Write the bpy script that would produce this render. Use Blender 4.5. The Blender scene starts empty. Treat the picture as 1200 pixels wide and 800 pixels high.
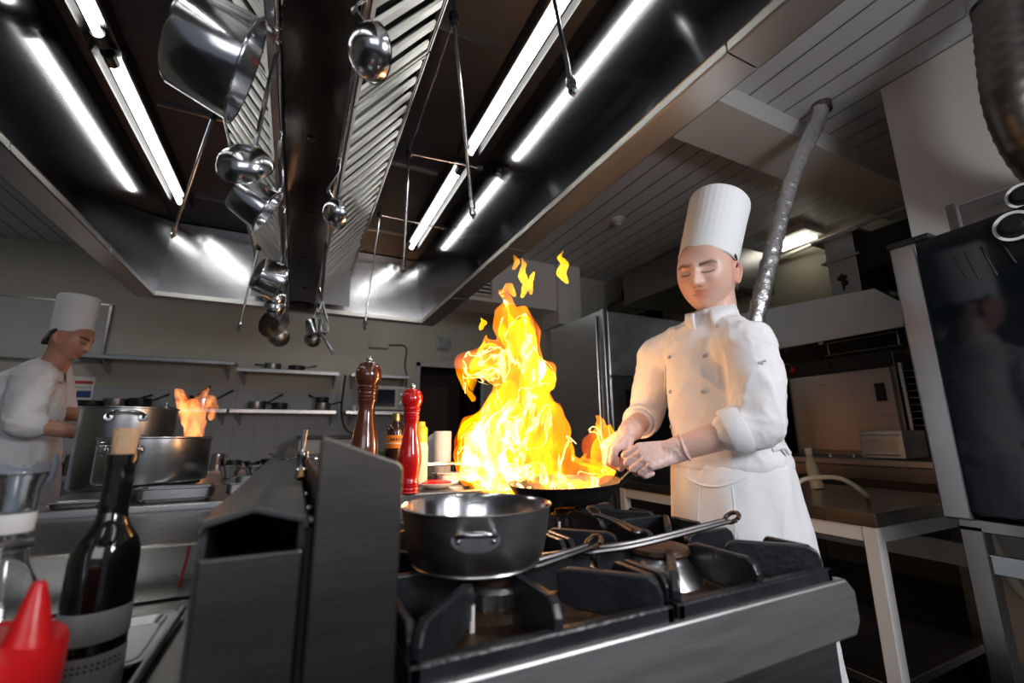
import bpy, bmesh, math, random
import numpy as np
from mathutils import Vector, Matrix, noise
random.seed(7)
PI = math.pi
scn = bpy.context.scene
COL = scn.collection

# ------------------------------------------------------------------ camera geometry
H = 1.12
_c = np.array([600, 400.]); _v1 = np.array([345, 511.]); _v2 = np.array([1670, 500.])
F = float(np.sqrt(-(_v1-_c) @ (_v2-_c)))
_Y = np.array([*(_v1-_c), F]); _Y /= np.linalg.norm(_Y)
_X = np.array([*(_v2-_c), F]); _X -= _Y*(_X @ _Y); _X /= np.linalg.norm(_X)
_Z = np.cross(_X, _Y)
if _Z[1] > 0: _Z = -_Z
RM = np.stack([_X, _Y, _Z])
CP = np.array([0, 0, H])
def at(px, py, **k):
    d = RM @ np.array([px-600, py-400, F]); (a, v), = k.items()
    if a == 'q': return Vector(CP + d/F*v)
    i = 'xyz'.index(a)
    return Vector(CP + d*(v-CP[i])/d[i])
right, down, fwd = RM[:, 0], RM[:, 1], RM[:, 2]
cam = bpy.data.cameras.new('camera'); co = bpy.data.objects.new('camera', cam); COL.objects.link(co)
m = Matrix(((right[0], -down[0], -fwd[0], 0), (right[1], -down[1], -fwd[1], 0), (right[2], -down[2], -fwd[2], H), (0, 0, 0, 1)))
co.matrix_world = m
cam.sensor_width = 36; cam.lens = F*36/1200; cam.clip_start = .02; cam.clip_end = 60
cam.dof.use_dof = True; cam.dof.focus_distance = 1.3; cam.dof.aperture_fstop = 2.4
scn.camera = co

# ------------------------------------------------------------------ materials
def nt(name):
    m = bpy.data.materials.new(name); m.use_nodes = True
    return m, m.node_tree, m.node_tree.nodes['Principled BSDF']
def rgb(h):
    if isinstance(h, str):
        v = [int(h[i:i+2], 16)/255 for i in (0, 2, 4)]
        return tuple((c/12.92 if c <= .04045 else ((c+.055)/1.055)**2.4) for c in v)+(1,)
    return tuple(h)+(1,) if len(h) == 3 else tuple(h)
def mat(name, col, rough=.5, metal=0., var=.12, vscale=8., rvar=.1, bump=0., bscale=60., stretch=(1, 1, 1), coat=0., spec=.5, trans=0., ior=1.45, col2=None, sss=0.):
    m, t, b = nt(name); N, L = t.nodes, t.links
    c = rgb(col)
    tc = N.new('ShaderNodeTexCoord'); mp = N.new('ShaderNodeMapping'); mp.inputs['Scale'].default_value = stretch
    L.new(tc.outputs['Object'], mp.inputs[0])
    nz = N.new('ShaderNodeTexNoise'); nz.inputs['Scale'].default_value = vscale; nz.inputs['Detail'].default_value = 5
    L.new(mp.outputs[0], nz.inputs['Vector'])
    mx = N.new('ShaderNodeMix'); mx.data_type = 'RGBA'
    mx.inputs[6].default_value = tuple(x*(1-var) for x in c[:3])+(1,)
    mx.inputs[7].default_value = rgb(col2) if col2 else tuple(min(1, x*(1+var)) for x in c[:3])+(1,)
    L.new(nz.outputs['Fac'], mx.inputs[0]); L.new(mx.outputs[2], b.inputs['Base Color'])
    mr = N.new('ShaderNodeMapRange'); mr.inputs[3].default_value = max(.02, rough-rvar); mr.inputs[4].default_value = min(1, rough+rvar)
    L.new(nz.outputs['Fac'], mr.inputs[0]); L.new(mr.outputs[0], b.inputs['Roughness'])
    b.inputs['Metallic'].default_value = metal; b.inputs['Coat Weight'].default_value = coat; b.inputs['Coat Roughness'].default_value = .08
    b.inputs['Specular IOR Level'].default_value = spec
    b.inputs['Transmission Weight'].default_value = trans; b.inputs['IOR'].default_value = ior
    b.inputs['Subsurface Weight'].default_value = sss; b.inputs['Subsurface Scale'].default_value = .01
    if bump:
        n2 = N.new('ShaderNodeTexNoise'); n2.inputs['Scale'].default_value = bscale; n2.inputs['Detail'].default_value = 4
        L.new(mp.outputs[0], n2.inputs['Vector'])
        bp = N.new('ShaderNodeBump'); bp.inputs['Strength'].default_value = bump; bp.inputs['Distance'].default_value = .01
        L.new(n2.outputs['Fac'], bp.inputs['Height']); L.new(bp.outputs[0], b.inputs['Normal'])
    return m
def emis(name, col, s):
    m, t, b = nt(name); b.inputs['Base Color'].default_value = (.8, .8, .8, 1)
    b.inputs['Emission Color'].default_value = rgb(col); b.inputs['Emission Strength'].default_value = s
    return m
STEEL = mat('brushed_steel', (.46, .46, .47), .3, 1, .12, 5, .07, .04, 30, (1, 1, 12))
HSTEEL = mat('hood_steel', (.30, .30, .31), .12, 1, .2, 2.2, .03, .015, 5, (1, .6, 1))
LIPM = mat('lip_steel', (.72, .71, .68), .42, 1, .1, 3, .06, .02, 20)
ROOFM = mat('roof_steel', (.12, .13, .15), .5, 1, .25, 3, .06, .03, 12)
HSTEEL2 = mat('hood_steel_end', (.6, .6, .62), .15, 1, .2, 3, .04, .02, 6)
BRONZE = mat('dark_glossy_steel', (.10, .085, .075), .2, 1, .4, 3, .08, .05, 12)
FILT = mat('filter_steel', (.5, .5, .47), .38, 1, .12, 20, .08)
CHROME = mat('polished_steel', (.6, .61, .64), .17, 1, .12, 12, .05, .02, 60)
TONG = mat('dull_tong_steel', (.10, .10, .105), .34, 1, .3, 30, .1)
PANST = mat('worn_pan_steel', (.5, .49, .49), .2, 1, .25, 9, .1, .03, 30)
BURNT = mat('heat_stained_steel', (.34, .34, .37), .38, 1, .4, 11, .12, .05, 30, col2=(.5, .49, .5))
DSTEEL = mat('dark_steel', (.27, .27, .285), .33, 1, .2, 6, .1, .03, 30)
RAILM = mat('rail_steel', (.52, .52, .53), .44, 1, .12, 5, .06, .04, 30, (1, 1, 12))
GUARD = mat('guard_steel', (.12, .11, .10), .36, 1, .2, 3, .06, .03, 40, (1, 1, 6))
FLUE = mat('flue_steel', (.10, .105, .11), .42, 1, .35, 6, .1, .1, 25)
STEELT = mat('table_steel', (.3, .29, .27), .25, 1, .2, 4, .08, .03, 20)
IRON = mat('cast_iron', (.016, .0175, .022), .33, 0, .5, 18, .1, .16, 110)
IRON2 = mat('hot_iron', (.05, .042, .038), .42, .5, .5, 14, .12, .3, 90, col2=(.12, .06, .03))
BLACK = mat('black_plastic', (.012, .012, .013), .4, 0, .3, 10, .1)
BLACKM = mat('matte_black', (.01, .01, .01), .7, 0, .4, 10, .1)
PANBLK = mat('nonstick_black', (.016, .016, .018), .36, 0, .3, 12, .08)
WHITE = mat('white_paint', (.62, .62, .6), .55, 0, .06, 3, .1, .03, 40)
GREYP = mat('grey_paint', (.42, .43, .43), .45, 0, .06, 6, .1)
PLAST = mat('white_plastic', (.75, .75, .76), .35, 0, .04, 5, .05)
YEL = mat('yellow_plastic', (.9, .62, .03), .35, 0, .05, 5, .05)
CREAM = mat('cream_plastic', (.82, .76, .58), .35, 0, .05, 5, .05)
RED = mat('red_lacquer', (.55, .008, .012), .14, 0, .1, 8, .03, coat=1)
REDP = mat('red_plastic', (.62, .012, .014), .3, 0, .1, 8, .08, .04, 90)
SAUCE = mat('red_sauce', (.62, .02, .01), .2, 0, .2, 30, .05, .1, 60)
WOOD = mat('dark_lacquered_wood', (.075, .018, .01), .16, 0, .45, 9, .04, stretch=(1, 1, .2), coat=1, col2=(.16, .04, .018))
CORK = mat('cork', (.62, .39, .22), .8, 0, .25, 60, .1, .4, 200, col2=(.75, .5, .3))
WINE = mat('black_bottle_glass', (.006, .007, .006), .08, 0, .2, 10, .02, coat=1)
BROWNG = mat('brown_bottle_glass', (.035, .014, .008), .1, 0, .2, 10, .03, coat=1)
GLASS = mat('clear_glass', (.92, .95, .95), .03, 0, .01, 10, .01, trans=1, ior=1.45)
PAPER = mat('white_paper', (.74, .75, .76), .8, 0, .05, 8, .05, .06, 60)
LABELG = mat('pale_label', (.45, .46, .48), .6, 0, .35, 26, .05)
LABELW = mat('white_label', (.7, .7, .7), .6, 0, .1, 40, .05)
ORANGE = mat('orange_label', (.75, .24, .03), .5, 0, .1, 40, .05)
BLUE = mat('blue_print', (.02, .06, .22), .5, 0, .1, 40, .05)
REDI = mat('red_print', (.5, .03, .03), .5, 0, .1, 40, .05)
GREEN = mat('herb_green', (.05, .13, .03), .6, 0, .4, 60, .1)
LINE = mat('soft_grey_print', (.35, .35, .37), .6, 0, .1, 10, .05)
MILK = mat('porcelain', (.8, .78, .76), .15, 0, .02, 5, .03)
SKIN = mat('skin', (.62, .33, .24), .45, 0, .08, 30, .06, .05, 250, sss=.1)
CLOTH = mat('white_cotton', (.8, .8, .83), .85, 0, .03, 8, .05, .2, 26, sss=0)
CLOTH2 = mat('white_cotton_apron', (.78, .8, .83), .85, 0, .03, 6, .05, .25, 18)
CLOTHB = mat('pale_blue_cotton', (.5, .56, .68), .85, 0, .05, 6, .05, .3, 20)
DARKC = mat('black_trousers', (.02, .02, .022), .85, 0, .1, 6, .05)
HATM = mat('paper_hat', (.78, .81, .83), .8, 0, .02, 14, .05, .05, 60, (6, 6, .6))
GLOVE = mat('latex_glove', (.74, .55, .52), .38, 0, .07, 25, .08, .25, 70, col2=(.82, .68, .66))
HAIR = mat('brown_hair', (.035, .02, .012), .55, 0, .3, 90, .1, .4, 250, (1, 1, .3))
HAIR2 = mat('black_hair', (.01, .008, .007), .5, 0, .3, 90, .1, .4, 250)
FOIL = mat('foil', (.95, .95, .97), .36, 1, .1, 40, .1, .5, 90)
GALV = mat('galvanised_steel', (.55, .58, .6), .34, 1, .2, 9, .1, .1, 30)
GALVD = mat('galvanised_dark', (.2, .18, .16), .38, 1, .3, 9, .1, .1, 30)
DGLASS = mat('black_oven_glass', (.006, .009, .014), .08, 0, .3, 2, .03, spec=.5)
WALLC = mat('cream_wall', (.42, .41, .34), .75, 0, .08, 2, .05, .03, 60)
FLOORM = mat('dark_tile', (.04, .037, .035), .35, 0, .3, 6, .1)
DOORM = mat('dark_brown_door', (.028, .014, .01), .6, 0, .3, 5, .1)
HOSE = mat('cream_hose', (.55, .5, .38), .5, 0, .1, 9, .1)
HOODW = mat('pale_hood_steel', (.66, .72, .78), .42, .75, .1, 5, .08)
TUBE = emis('tube_light', (1, .99, .95), 17)
TUBE2 = emis('ceiling_lamp_light', (1, .93, .75), 5)
REDL = mat('red_knob', (.45, .02, .01), .4)

def wall_tiles():
    m, t, b = nt('wall_paint_and_tiles'); N, L = t.nodes, t.links
    tc = N.new('ShaderNodeTexCoord'); mp = N.new('ShaderNodeMapping'); mp.inputs['Rotation'].default_value = (PI/2, 0, 0)
    L.new(tc.outputs['Object'], mp.inputs[0])
    br = N.new('ShaderNodeTexBrick'); br.offset = 0; br.inputs['Scale'].default_value = 1
    br.inputs['Brick Width'].default_value = .2; br.inputs['Row Height'].default_value = .2; br.inputs['Mortar Size'].default_value = .003
    br.inputs['Color1'].default_value = (.36, .38, .41, 1); br.inputs['Color2'].default_value = (.38, .4, .43, 1); br.inputs['Mortar'].default_value = (.27, .28, .29, 1)
    L.new(mp.outputs[0], br.inputs[0])
    sp = N.new('ShaderNodeSeparateXYZ'); L.new(tc.outputs['Object'], sp.inputs[0])
    gt = N.new('ShaderNodeMath'); gt.operation = 'GREATER_THAN'; gt.inputs[1].default_value = 1.62; L.new(sp.outputs[2], gt.inputs[0])
    mx = N.new('ShaderNodeMix'); mx.data_type = 'RGBA'; mx.inputs[7].default_value = (.42, .415, .365, 1)
    L.new(gt.outputs[0], mx.inputs[0]); L.new(br.outputs[0], mx.inputs[6]); L.new(mx.outputs[2], b.inputs['Base Color'])
    b.inputs['Roughness'].default_value = .55
    return m
WALLT = wall_tiles()
def slats():
    m, t, b = nt('ceiling_slats'); N, L = t.nodes, t.links
    tc = N.new('ShaderNodeTexCoord'); sp = N.new('ShaderNodeSeparateXYZ'); L.new(tc.outputs['Object'], sp.inputs[0])
    md = N.new('ShaderNodeMath'); md.operation = 'PINGPONG'; md.inputs[1].default_value = .0775; L.new(sp.outputs[0], md.inputs[0])
    lt = N.new('ShaderNodeMapRange'); lt.inputs[1].default_value = .003; lt.inputs[2].default_value = .007; L.new(md.outputs[0], lt.inputs[0])
    mx = N.new('ShaderNodeMix'); mx.data_type = 'RGBA'; mx.inputs[6].default_value = (.12, .12, .12, 1); mx.inputs[7].default_value = (.5, .525, .56, 1)
    L.new(lt.outputs[0], mx.inputs[0]); L.new(mx.outputs[2], b.inputs['Base Color'])
    bp = N.new('ShaderNodeBump'); bp.inputs['Distance'].default_value = .01; bp.inputs['Strength'].default_value = .8; L.new(lt.outputs[0], bp.inputs['Height']); L.new(bp.outputs[0], b.inputs['Normal'])
    b.inputs['Roughness'].default_value = .4
    return m
SLAT = slats()

# ------------------------------------------------------------------ mesh builder
def V(*a): return Vector(a)
class MB:
    def __init__(s): s.bm = bmesh.new()
    def poly(s, vs, faces):
        b = [s.bm.verts.new(v) for v in vs]
        for f in faces: s.bm.faces.new([b[i] for i in f])
        return s
    def box(s, x0, x1, y0, y1, z0, z1, M=None):
        vs = [V(x, y, z) for z in (z0, z1) for y in (y0, y1) for x in (x0, x1)]
        if M: vs = [M @ v for v in vs]
        return s.poly(vs, [(0, 2, 3, 1), (4, 5, 7, 6), (0, 1, 5, 4), (2, 6, 7, 3), (0, 4, 6, 2), (1, 3, 7, 5)])
    def prism(s, pts, d):
        """planar outline extruded by vector d"""
        n = len(pts); pts = [Vector(p) for p in pts]; d = Vector(d)
        return s.poly(pts+[p+d for p in pts], [tuple(range(n))[::-1], tuple(range(n, 2*n))]+[(i, (i+1) % n, n+(i+1) % n, n+i) for i in range(n)])
    def tube(s, path, r, n=12, cap=True, closed=False):
        P = [Vector(p) for p in path]; R = r if isinstance(r, (list, tuple)) else [r]*len(P)
        rings = []; up = None; m = len(P)
        for i, p in enumerate(P):
            a = P[(i-1) % m] if (closed or i > 0) else p; b = P[(i+1) % m] if (closed or i < m-1) else p
            t = (b-a).normalized()
            if up is None: up = V(0, 0, 1) if abs(t.z) < .9 else V(1, 0, 0)
            u = (up-t*up.dot(t))
            u = u.normalized() if u.length > 1e-6 else t.orthogonal().normalized()
            w = t.cross(u); up = u
            rings.append([s.bm.verts.new(p+(u*math.cos(2*PI*k/n)+w*math.sin(2*PI*k/n))*R[i]) for k in range(n)])
        for i in range(m if closed else m-1):
            A, B = rings[i], rings[(i+1) % m]
            for k in range(n): s.bm.faces.new((A[k], A[(k+1) % n], B[(k+1) % n], B[k]))
        if cap and not closed:
            s.bm.faces.new(rings[0][::-1]); s.bm.faces.new(rings[-1])
        return s
    def lathe(s, prof, M=None, n=32, cap=False):
        """prof: list (r, z) about local z"""
        M = M or Matrix(); rings = []
        for r, z in prof:
            if r < 1e-5: rings.append([s.bm.verts.new(M @ V(0, 0, z))])
            else: rings.append([s.bm.verts.new(M @ V(r*math.cos(2*PI*k/n), r*math.sin(2*PI*k/n), z)) for k in range(n)])
        for A, B in zip(rings, rings[1:]):
            if len(A) == 1 and len(B) == 1: continue
            for k in range(n):
                if len(A) == 1: s.bm.faces.new((A[0], B[(k+1) % n], B[k]))
                elif len(B) == 1: s.bm.faces.new((A[k], A[(k+1) % n], B[0]))
                else: s.bm.faces.new((A[k], A[(k+1) % n], B[(k+1) % n], B[k]))
        return s
    def loft(s, rings, cap=True):
        R = [[s.bm.verts.new(p) for p in r] for r in rings]; n = len(R[0])
        for A, B in zip(R, R[1:]):
            for k in range(n): s.bm.faces.new((A[k], A[(k+1) % n], B[(k+1) % n], B[k]))
        if cap: s.bm.faces.new(R[0][::-1]); s.bm.faces.new(R[-1])
        return s
    def ball(s, c, r, M=None, n=16):
        sc = r if hasattr(r, '__len__') else (r, r, r)
        T = Matrix.Translation(Vector(c)) @ (M or Matrix()) @ Matrix.Diagonal((*sc, 1))
        bmesh.ops.create_uvsphere(s.bm, u_segments=n, v_segments=max(6, n*3//4), radius=1, matrix=T)
        return s
    def capsule(s, a, b, ra, rb, n=14):
        a, b = Vector(a), Vector(b); d = (b-a); L = d.length
        if L < 1e-6: return s.ball(a, ra)
        M = Matrix.Translation(a) @ d.to_track_quat('Z', 'Y').to_matrix().to_4x4()
        pr = [(0, -ra)]+[(ra*math.cos(t), ra*math.sin(t)) for t in (-1.1, -.6, 0)]+[(rb*math.cos(t), L+rb*math.sin(t)) for t in (0, .6, 1.1)]+[(0, L+rb)]
        return s.lathe(pr, M, n)
    def chain(s, pts, rs, n=14):
        for (a, b, ra, rb) in zip(pts, pts[1:], rs, rs[1:]): s.capsule(a, b, ra, rb, n)
        return s
    def build(s, name, m, parent=None, smooth=False, bevel=0., solid=0., sub=0, keep=False):
        bm = s.bm
        bmesh.ops.recalc_face_normals(bm, faces=bm.faces)
        if parent is not None:
            p = parent
            while p.parent is not None: p = p.parent
            bm.transform(Matrix.LocRotScale(p.location, p.rotation_euler, None).inverted())
        me = bpy.data.meshes.new(name); bm.to_mesh(me)
        if not keep: bm.free()
        me.materials.append(m)
        if smooth:
            for f in me.polygons: f.use_smooth = True
            me.set_sharp_from_angle(angle=math.radians(40 if smooth is True else smooth))
        o = bpy.data.objects.new(name, me); COL.objects.link(o)
        if parent is not None: o.parent = parent
        if solid: md = o.modifiers.new('s', 'SOLIDIFY'); md.thickness = solid; md.offset = 0
        if bevel:
            md = o.modifiers.new('b', 'BEVEL'); md.width = bevel; md.segments = 2; md.limit_method = 'ANGLE'; md.angle_limit = .6
        if sub: md = o.modifiers.new('u', 'SUBSURF'); md.levels = sub; md.render_levels = sub
        return o
def tag(o, label, cat, group=None, kind=None):
    o['label'] = label; o['category'] = cat
    if group: o['group'] = group
    if kind: o['kind'] = kind
    return o
def thing(name, label, cat, loc=(0, 0, 0), group=None, rot=(0, 0, 0)):
    o = bpy.data.objects.new(name, None); COL.objects.link(o); o.location = loc; o.rotation_euler = rot; o.empty_display_size = .05
    return tag(o, label, cat, group)
def struct(name, mb, m, label=None, **k):
    o = mb.build(name, m, **k); o['kind'] = 'structure'
    if label: o['label'] = label
    return o
def frame(o, z, x=None):
    """4x4 with local z along z, local x near x"""
    z = Vector(z).normalized(); x = Vector(x) if x is not None else (V(1, 0, 0) if abs(z.x) < .9 else V(0, 1, 0))
    x = (x-z*x.dot(z)).normalized(); y = z.cross(x)
    return Matrix.Translation(Vector(o)) @ Matrix((x, y, z)).transposed().to_4x4()
def arc(c, r, a0, a1, n, u, v):
    return [Vector(c)+(Vector(u)*math.cos(a0+(a1-a0)*i/n)+Vector(v)*math.sin(a0+(a1-a0)*i/n))*r for i in range(n+1)]
def copy_tree(o, parent=None):
    c = o.copy(); COL.objects.link(c); c.parent = parent
    for ch in list(o.children): copy_tree(ch, c)
    return c
def bez(P, n=10):
    """Catmull-Rom through points"""
    P = [Vector(p) for p in P]; Q = [P[0]*2-P[1]]+P+[P[-1]*2-P[-2]]; out = []
    for i in range(1, len(Q)-2):
        for k in range(n):
            t = k/n; a, b, c, d = Q[i-1:i+3]
            out.append(.5*((2*b)+(c-a)*t+(2*a-5*b+4*c-d)*t*t+(-a+3*b-3*c+d)*t**3))
    out.append(P[-1]); return out

# ================================================================== SETTING
CZ = 3.0; BY = 5.6
struct('floor', MB().box(-4.5, 4.4, -2.5, BY, -.1, 0), FLOORM)
struct('ceiling', MB().box(-4.5, 4.4, -2.5, BY, CZ, CZ+.1), SLAT)
mb = MB()                                   # back wall with the doorway left open
D0, D1, DT = 1.40, 2.25, 2.0
mb.box(-4.5, D0, BY, BY+.15, 0, CZ); mb.box(D1, 4.4, BY, BY+.15, 0, CZ); mb.box(D0, D1, BY, BY+.15, DT, CZ)
struct('wall_back', mb, WALLT)
struct('wall_left', MB().box(-4.65, -4.5, -2.5, BY, 0, CZ), WALLC)
struct('wall_right', MB().box(4.4, 4.55, -2.5, BY, 0, CZ), WALLC)
mb = MB(); mb.box(2.55, 4.4, 4.2, BY, 0, CZ); struct('wall_back_right', mb, WALLC)
struct('wall_column', MB().box(2.8, 4.4, -1.2, .98, 0, CZ), WHITE)
struct('trim_1', MB().box(1.2, 4.4, 1.33, 1.66, CZ-.13, CZ), WHITE)          # ceiling beam
struct('trim_2', MB().box(1.45, 2.50, 3.98, 4.4, 2.46, CZ), WHITE)           # bulkhead boxing
struct('trim_3', MB().box(2.50, 2.80, 3.93, 4.3, 2.3, CZ), WHITE)
mb = MB(); mb.box(D0-.05, D0, BY-.02, BY+.15, 0, DT+.05); mb.box(D1, D1+.05, BY-.02, BY+.15, 0, DT+.05); mb.box(D0-.05, D1+.05, BY-.02, BY+.15, DT, DT+.05)
struct('trim_4', mb, GREYP)                                                    # door frame
mb = MB(); mb.box(D0, D1, BY+.9, BY+1, 0, DT+.4); mb.box(D0-.05, D0, BY+.15, BY+1, 0, DT+.4); mb.box(D1, D1+.05, BY+.15, BY+1, 0, DT+.4); mb.box(D0, D1, BY+.15, BY+1, -.1, 0)
struct('wall_corridor', mb, DOORM)
mb = MB(); mb.box(D0+.03, D0+.42, BY+.10, BY+.14, 0, DT-.25); mb.box(D0+.06, D0+.39, BY+.09, BY+.10, .15, .85); mb.box(D0+.06, D0+.39, BY+.09, BY+.10, .95, DT-.32)
struct('door_1', mb, DOORM)
struct('baseboard_right', MB().box(2.77, 2.80, -1.2, .98, 0, .1), GREYP)

# ventilation grilles on the right back wall
v = thing('ventilation_grille', 'dark two-pane louvred grille set high in the back wall above the tall steel fridge', 'grille', (3.85, 4.19, 2.78))
for k, (x0, x1) in enumerate(((3.60, 3.93), (3.97, 4.30))):
    fr = MB(); fr.box(x0-.03, x1+.03, 4.165, 4.2, 2.93, 2.96); fr.box(x0-.03, x1+.03, 4.165, 4.2, 2.57, 2.60); fr.box(x0-.03, x0, 4.165, 4.2, 2.6, 2.93); fr.box(x1, x1+.03, 4.165, 4.2, 2.6, 2.93)
    fr.build('frame', WALLC, v, bevel=.003)
    sl = MB()
    for i in range(5):
        z = 2.63+i*.066; sl.prism([(x0, 4.17, z), (x0, 4.195, z+.03), (x0, 4.198, z+.026), (x0, 4.173, z-.004)], (x1-x0, 0, 0))
    sl.box(x0, x1, 4.196, 4.2, 2.6, 2.93); sl.build('louvre', BLACK, v)
v = thing('ventilation_grille', 'small slatted grille low on the white bulkhead, peeping out under the hood corner', 'grille', (1.57, 3.97, 2.62))
fr = MB(); fr.box(1.48, 1.72, 3.955, 3.98, 2.70, 2.72); fr.box(1.48, 1.72, 3.955, 3.98, 2.50, 2.52); fr.box(1.70, 1.72, 3.955, 3.98, 2.52, 2.7); fr.box(1.48, 1.50, 3.955, 3.98, 2.52, 2.7)
fr.build('frame', WALLC, v)
sl = MB()
for i in range(4): sl.box(1.5, 1.7, 3.96, 3.975, 2.54+i*.042, 2.555+i*.042)
sl.build('louvre', BLACK, v)
# smoke detector
d = thing('smoke_detector', 'round white smoke detector on the slatted ceiling', 'smoke detector', (2.45, 2.82, CZ))
MB().lathe([(.0, -.012), (.06, -.012), (.062, 0), (0, 0)], Matrix.Translation((2.45, 2.82, CZ))).build('base', WHITE, d, smooth=True)
MB().lathe([(.045, -.012), (.046, -.035), (.03, -.045), (.026, -.062), (0, -.064)], Matrix.Translation((2.45, 2.82, CZ))).build('sensor_head', GREYP, d, smooth=True)
# ceiling lamp right
lmp = thing('ceiling_lamp', 'short lit fluorescent batten on the ceiling behind the foil hose', 'ceiling lamp', (4.1, 2.3, CZ))
MB().box(4.0, 4.32, 2.12, 2.5, CZ-.07, CZ).build('housing', WHITE, lmp, bevel=.01)
MB().tube([(4.10, 2.15, CZ-.10), (4.10, 2.47, CZ-.10)], .02).build('tube', TUBE2, lmp, smooth=True)
MB().tube([(4.22, 2.15, CZ-.10), (4.22, 2.47, CZ-.10)], .02).build('tube', TUBE2, lmp, smooth=True)
o = MB().tube([(4.33, 2.6, CZ-.13), (4.2, 1.70, CZ-.148), (4.18, 1.2, CZ-.148)], .018).build('conduit_pipe', WHITE, smooth=True)
tag(o, 'thin white pipe running under the ceiling towards the white column', 'pipe')

# ================================================================== EXTRACTION HOOD
hd = thing('extraction_hood', 'huge stainless steel island extraction hood hanging over the ranges', 'hood', (0, 1.5, 2.0))
LZ = 2.0; TZ = 2.48; FZ = 2.30; Y0 = -1.2; Y1 = 3.40
def quad_sheet(name, m, pts, th=.004, par=None):
    mb = MB(); mb.poly([Vector(p) for p in pts], [tuple(range(len(pts)))]); return mb.build(name, m, par or hd, solid=th)
XL, XR = -.97, .945            # outer lip
IL, IR = -.865, .835           # inner lip
SL, SR = -.815, .765             # slope tops
EY = 3.29
quad_sheet('canopy_panel', HSTEEL, [(IR, Y0, LZ+.02), (IR, Y1-.06, LZ+.02), (SR, EY, TZ), (SR, Y0, TZ)])
quad_sheet('canopy_panel', HSTEEL, [(IL, Y0, LZ+.02), (SL, Y0, TZ), (SL, EY, TZ), (IL, Y1-.06, LZ+.02)])
quad_sheet('end_panel', HSTEEL2, [(IR, Y1-.06, LZ+.02), (IL, Y1-.06, LZ+.02), (SL, EY, TZ), (SR, EY, TZ)])
quad_sheet('end_panel', HSTEEL, [(IR, Y0, LZ+.02), (SR, Y0, TZ), (SL, Y0, TZ), (IL, Y0, LZ+.02)])
# outer shell up to the ceiling plenum
mb = MB(); mb.box(XR-.006, XR, Y0, Y1, LZ, 2.60); mb.box(XL, XL+.006, Y0, Y1, LZ, 2.60); mb.box(XL, XR, Y1-.006, Y1, LZ, 2.60); mb.box(XL, XR, Y0, Y0+.006, LZ, 2.60); mb.box(XL, XR, Y0, Y1, 2.595, 2.601)
mb.build('outer_shell', STEEL, hd)
# lip gutters (U channel)
def lip(x0, x1, y0, y1):
    mb = MB(); mb.box(x0, x1, y0, y1, LZ-.012, LZ-.006)
    if abs(x1-x0) < abs(y1-y0): mb.box(x0, x0+.006, y0, y1, LZ-.012, LZ+.022); mb.box(x1-.006, x1, y0, y1, LZ-.012, LZ+.022)
    else: mb.box(x0, x1, y0, y0+.006, LZ-.012, LZ+.022); mb.box(x0, x1, y1-.006, y1, LZ-.012, LZ+.022)
    return mb
yy = Y0
for k, y in enumerate((.55, 1.75, 2.6, Y1)):
    lip(IR, XR, yy, y-.004).build('grease_gutter', LIPM, hd, bevel=.002); lip(XL, IL, yy, y-.004).build('grease_gutter', LIPM, hd, bevel=.002); yy = y
lip(IL, IR, Y1-.065, Y1).build('grease_gutter', LIPM, hd)
# roof panels between filters and lights
FL0, FL1, FR0, FR1 = -.335, -.125, .062, .272
quad_sheet('roof_panel', ROOFM, [(FR1, Y0, TZ+.01), (FR1, EY, TZ+.01), (SR, EY, TZ+.01), (SR, Y0, TZ+.01)])
quad_sheet('roof_panel', ROOFM, [(SL, Y0, TZ+.01), (SL, EY, TZ+.01), (FL0, EY, TZ+.01), (FL0, Y0, TZ+.01)])
mb = MB()
for y in (.35, 1.2, 2.05, 2.85):
    for xa, xb in ((FR1+.03, .57), (-.63, FL0-.03)): MB().box(xa, xb, y, y+.012, TZ-.006, TZ+.008).build('roof_seam', STEEL, hd)
# central spine
MB().box(FL1, FR0, Y0, Y1-.03, LZ-.005, LZ+.03).build('spine', BRONZE, hd, bevel=.004)
mb = MB()
mb.box(FL1-.004, FL1+.012, Y0, Y1-.03, LZ-.012, LZ-.004); mb.box(FR0-.012, FR0+.004, Y0, Y1-.03, LZ-.012, LZ-.004)
mb.build('spine_edge', STEEL, hd)
for k in range(6): MB().lathe([(.011, 0), (.011, -.004), (0, -.006)], Matrix.Translation((-.03+.01*(k % 2), .3+.5*k, LZ-.005)), 12).build('rivet', BRONZE, hd, smooth=True)
mb = MB(); mb.lathe([(.072, 0), (.076, -.006), (.05, -.012), (0, -.012)], Matrix.Translation((-.03, 3.2, LZ-.005)), 28); mb.build('oval_reflection', BLACKM, hd, smooth=True)  # black disc added in place of an oval reflection at the spine's far end
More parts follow.
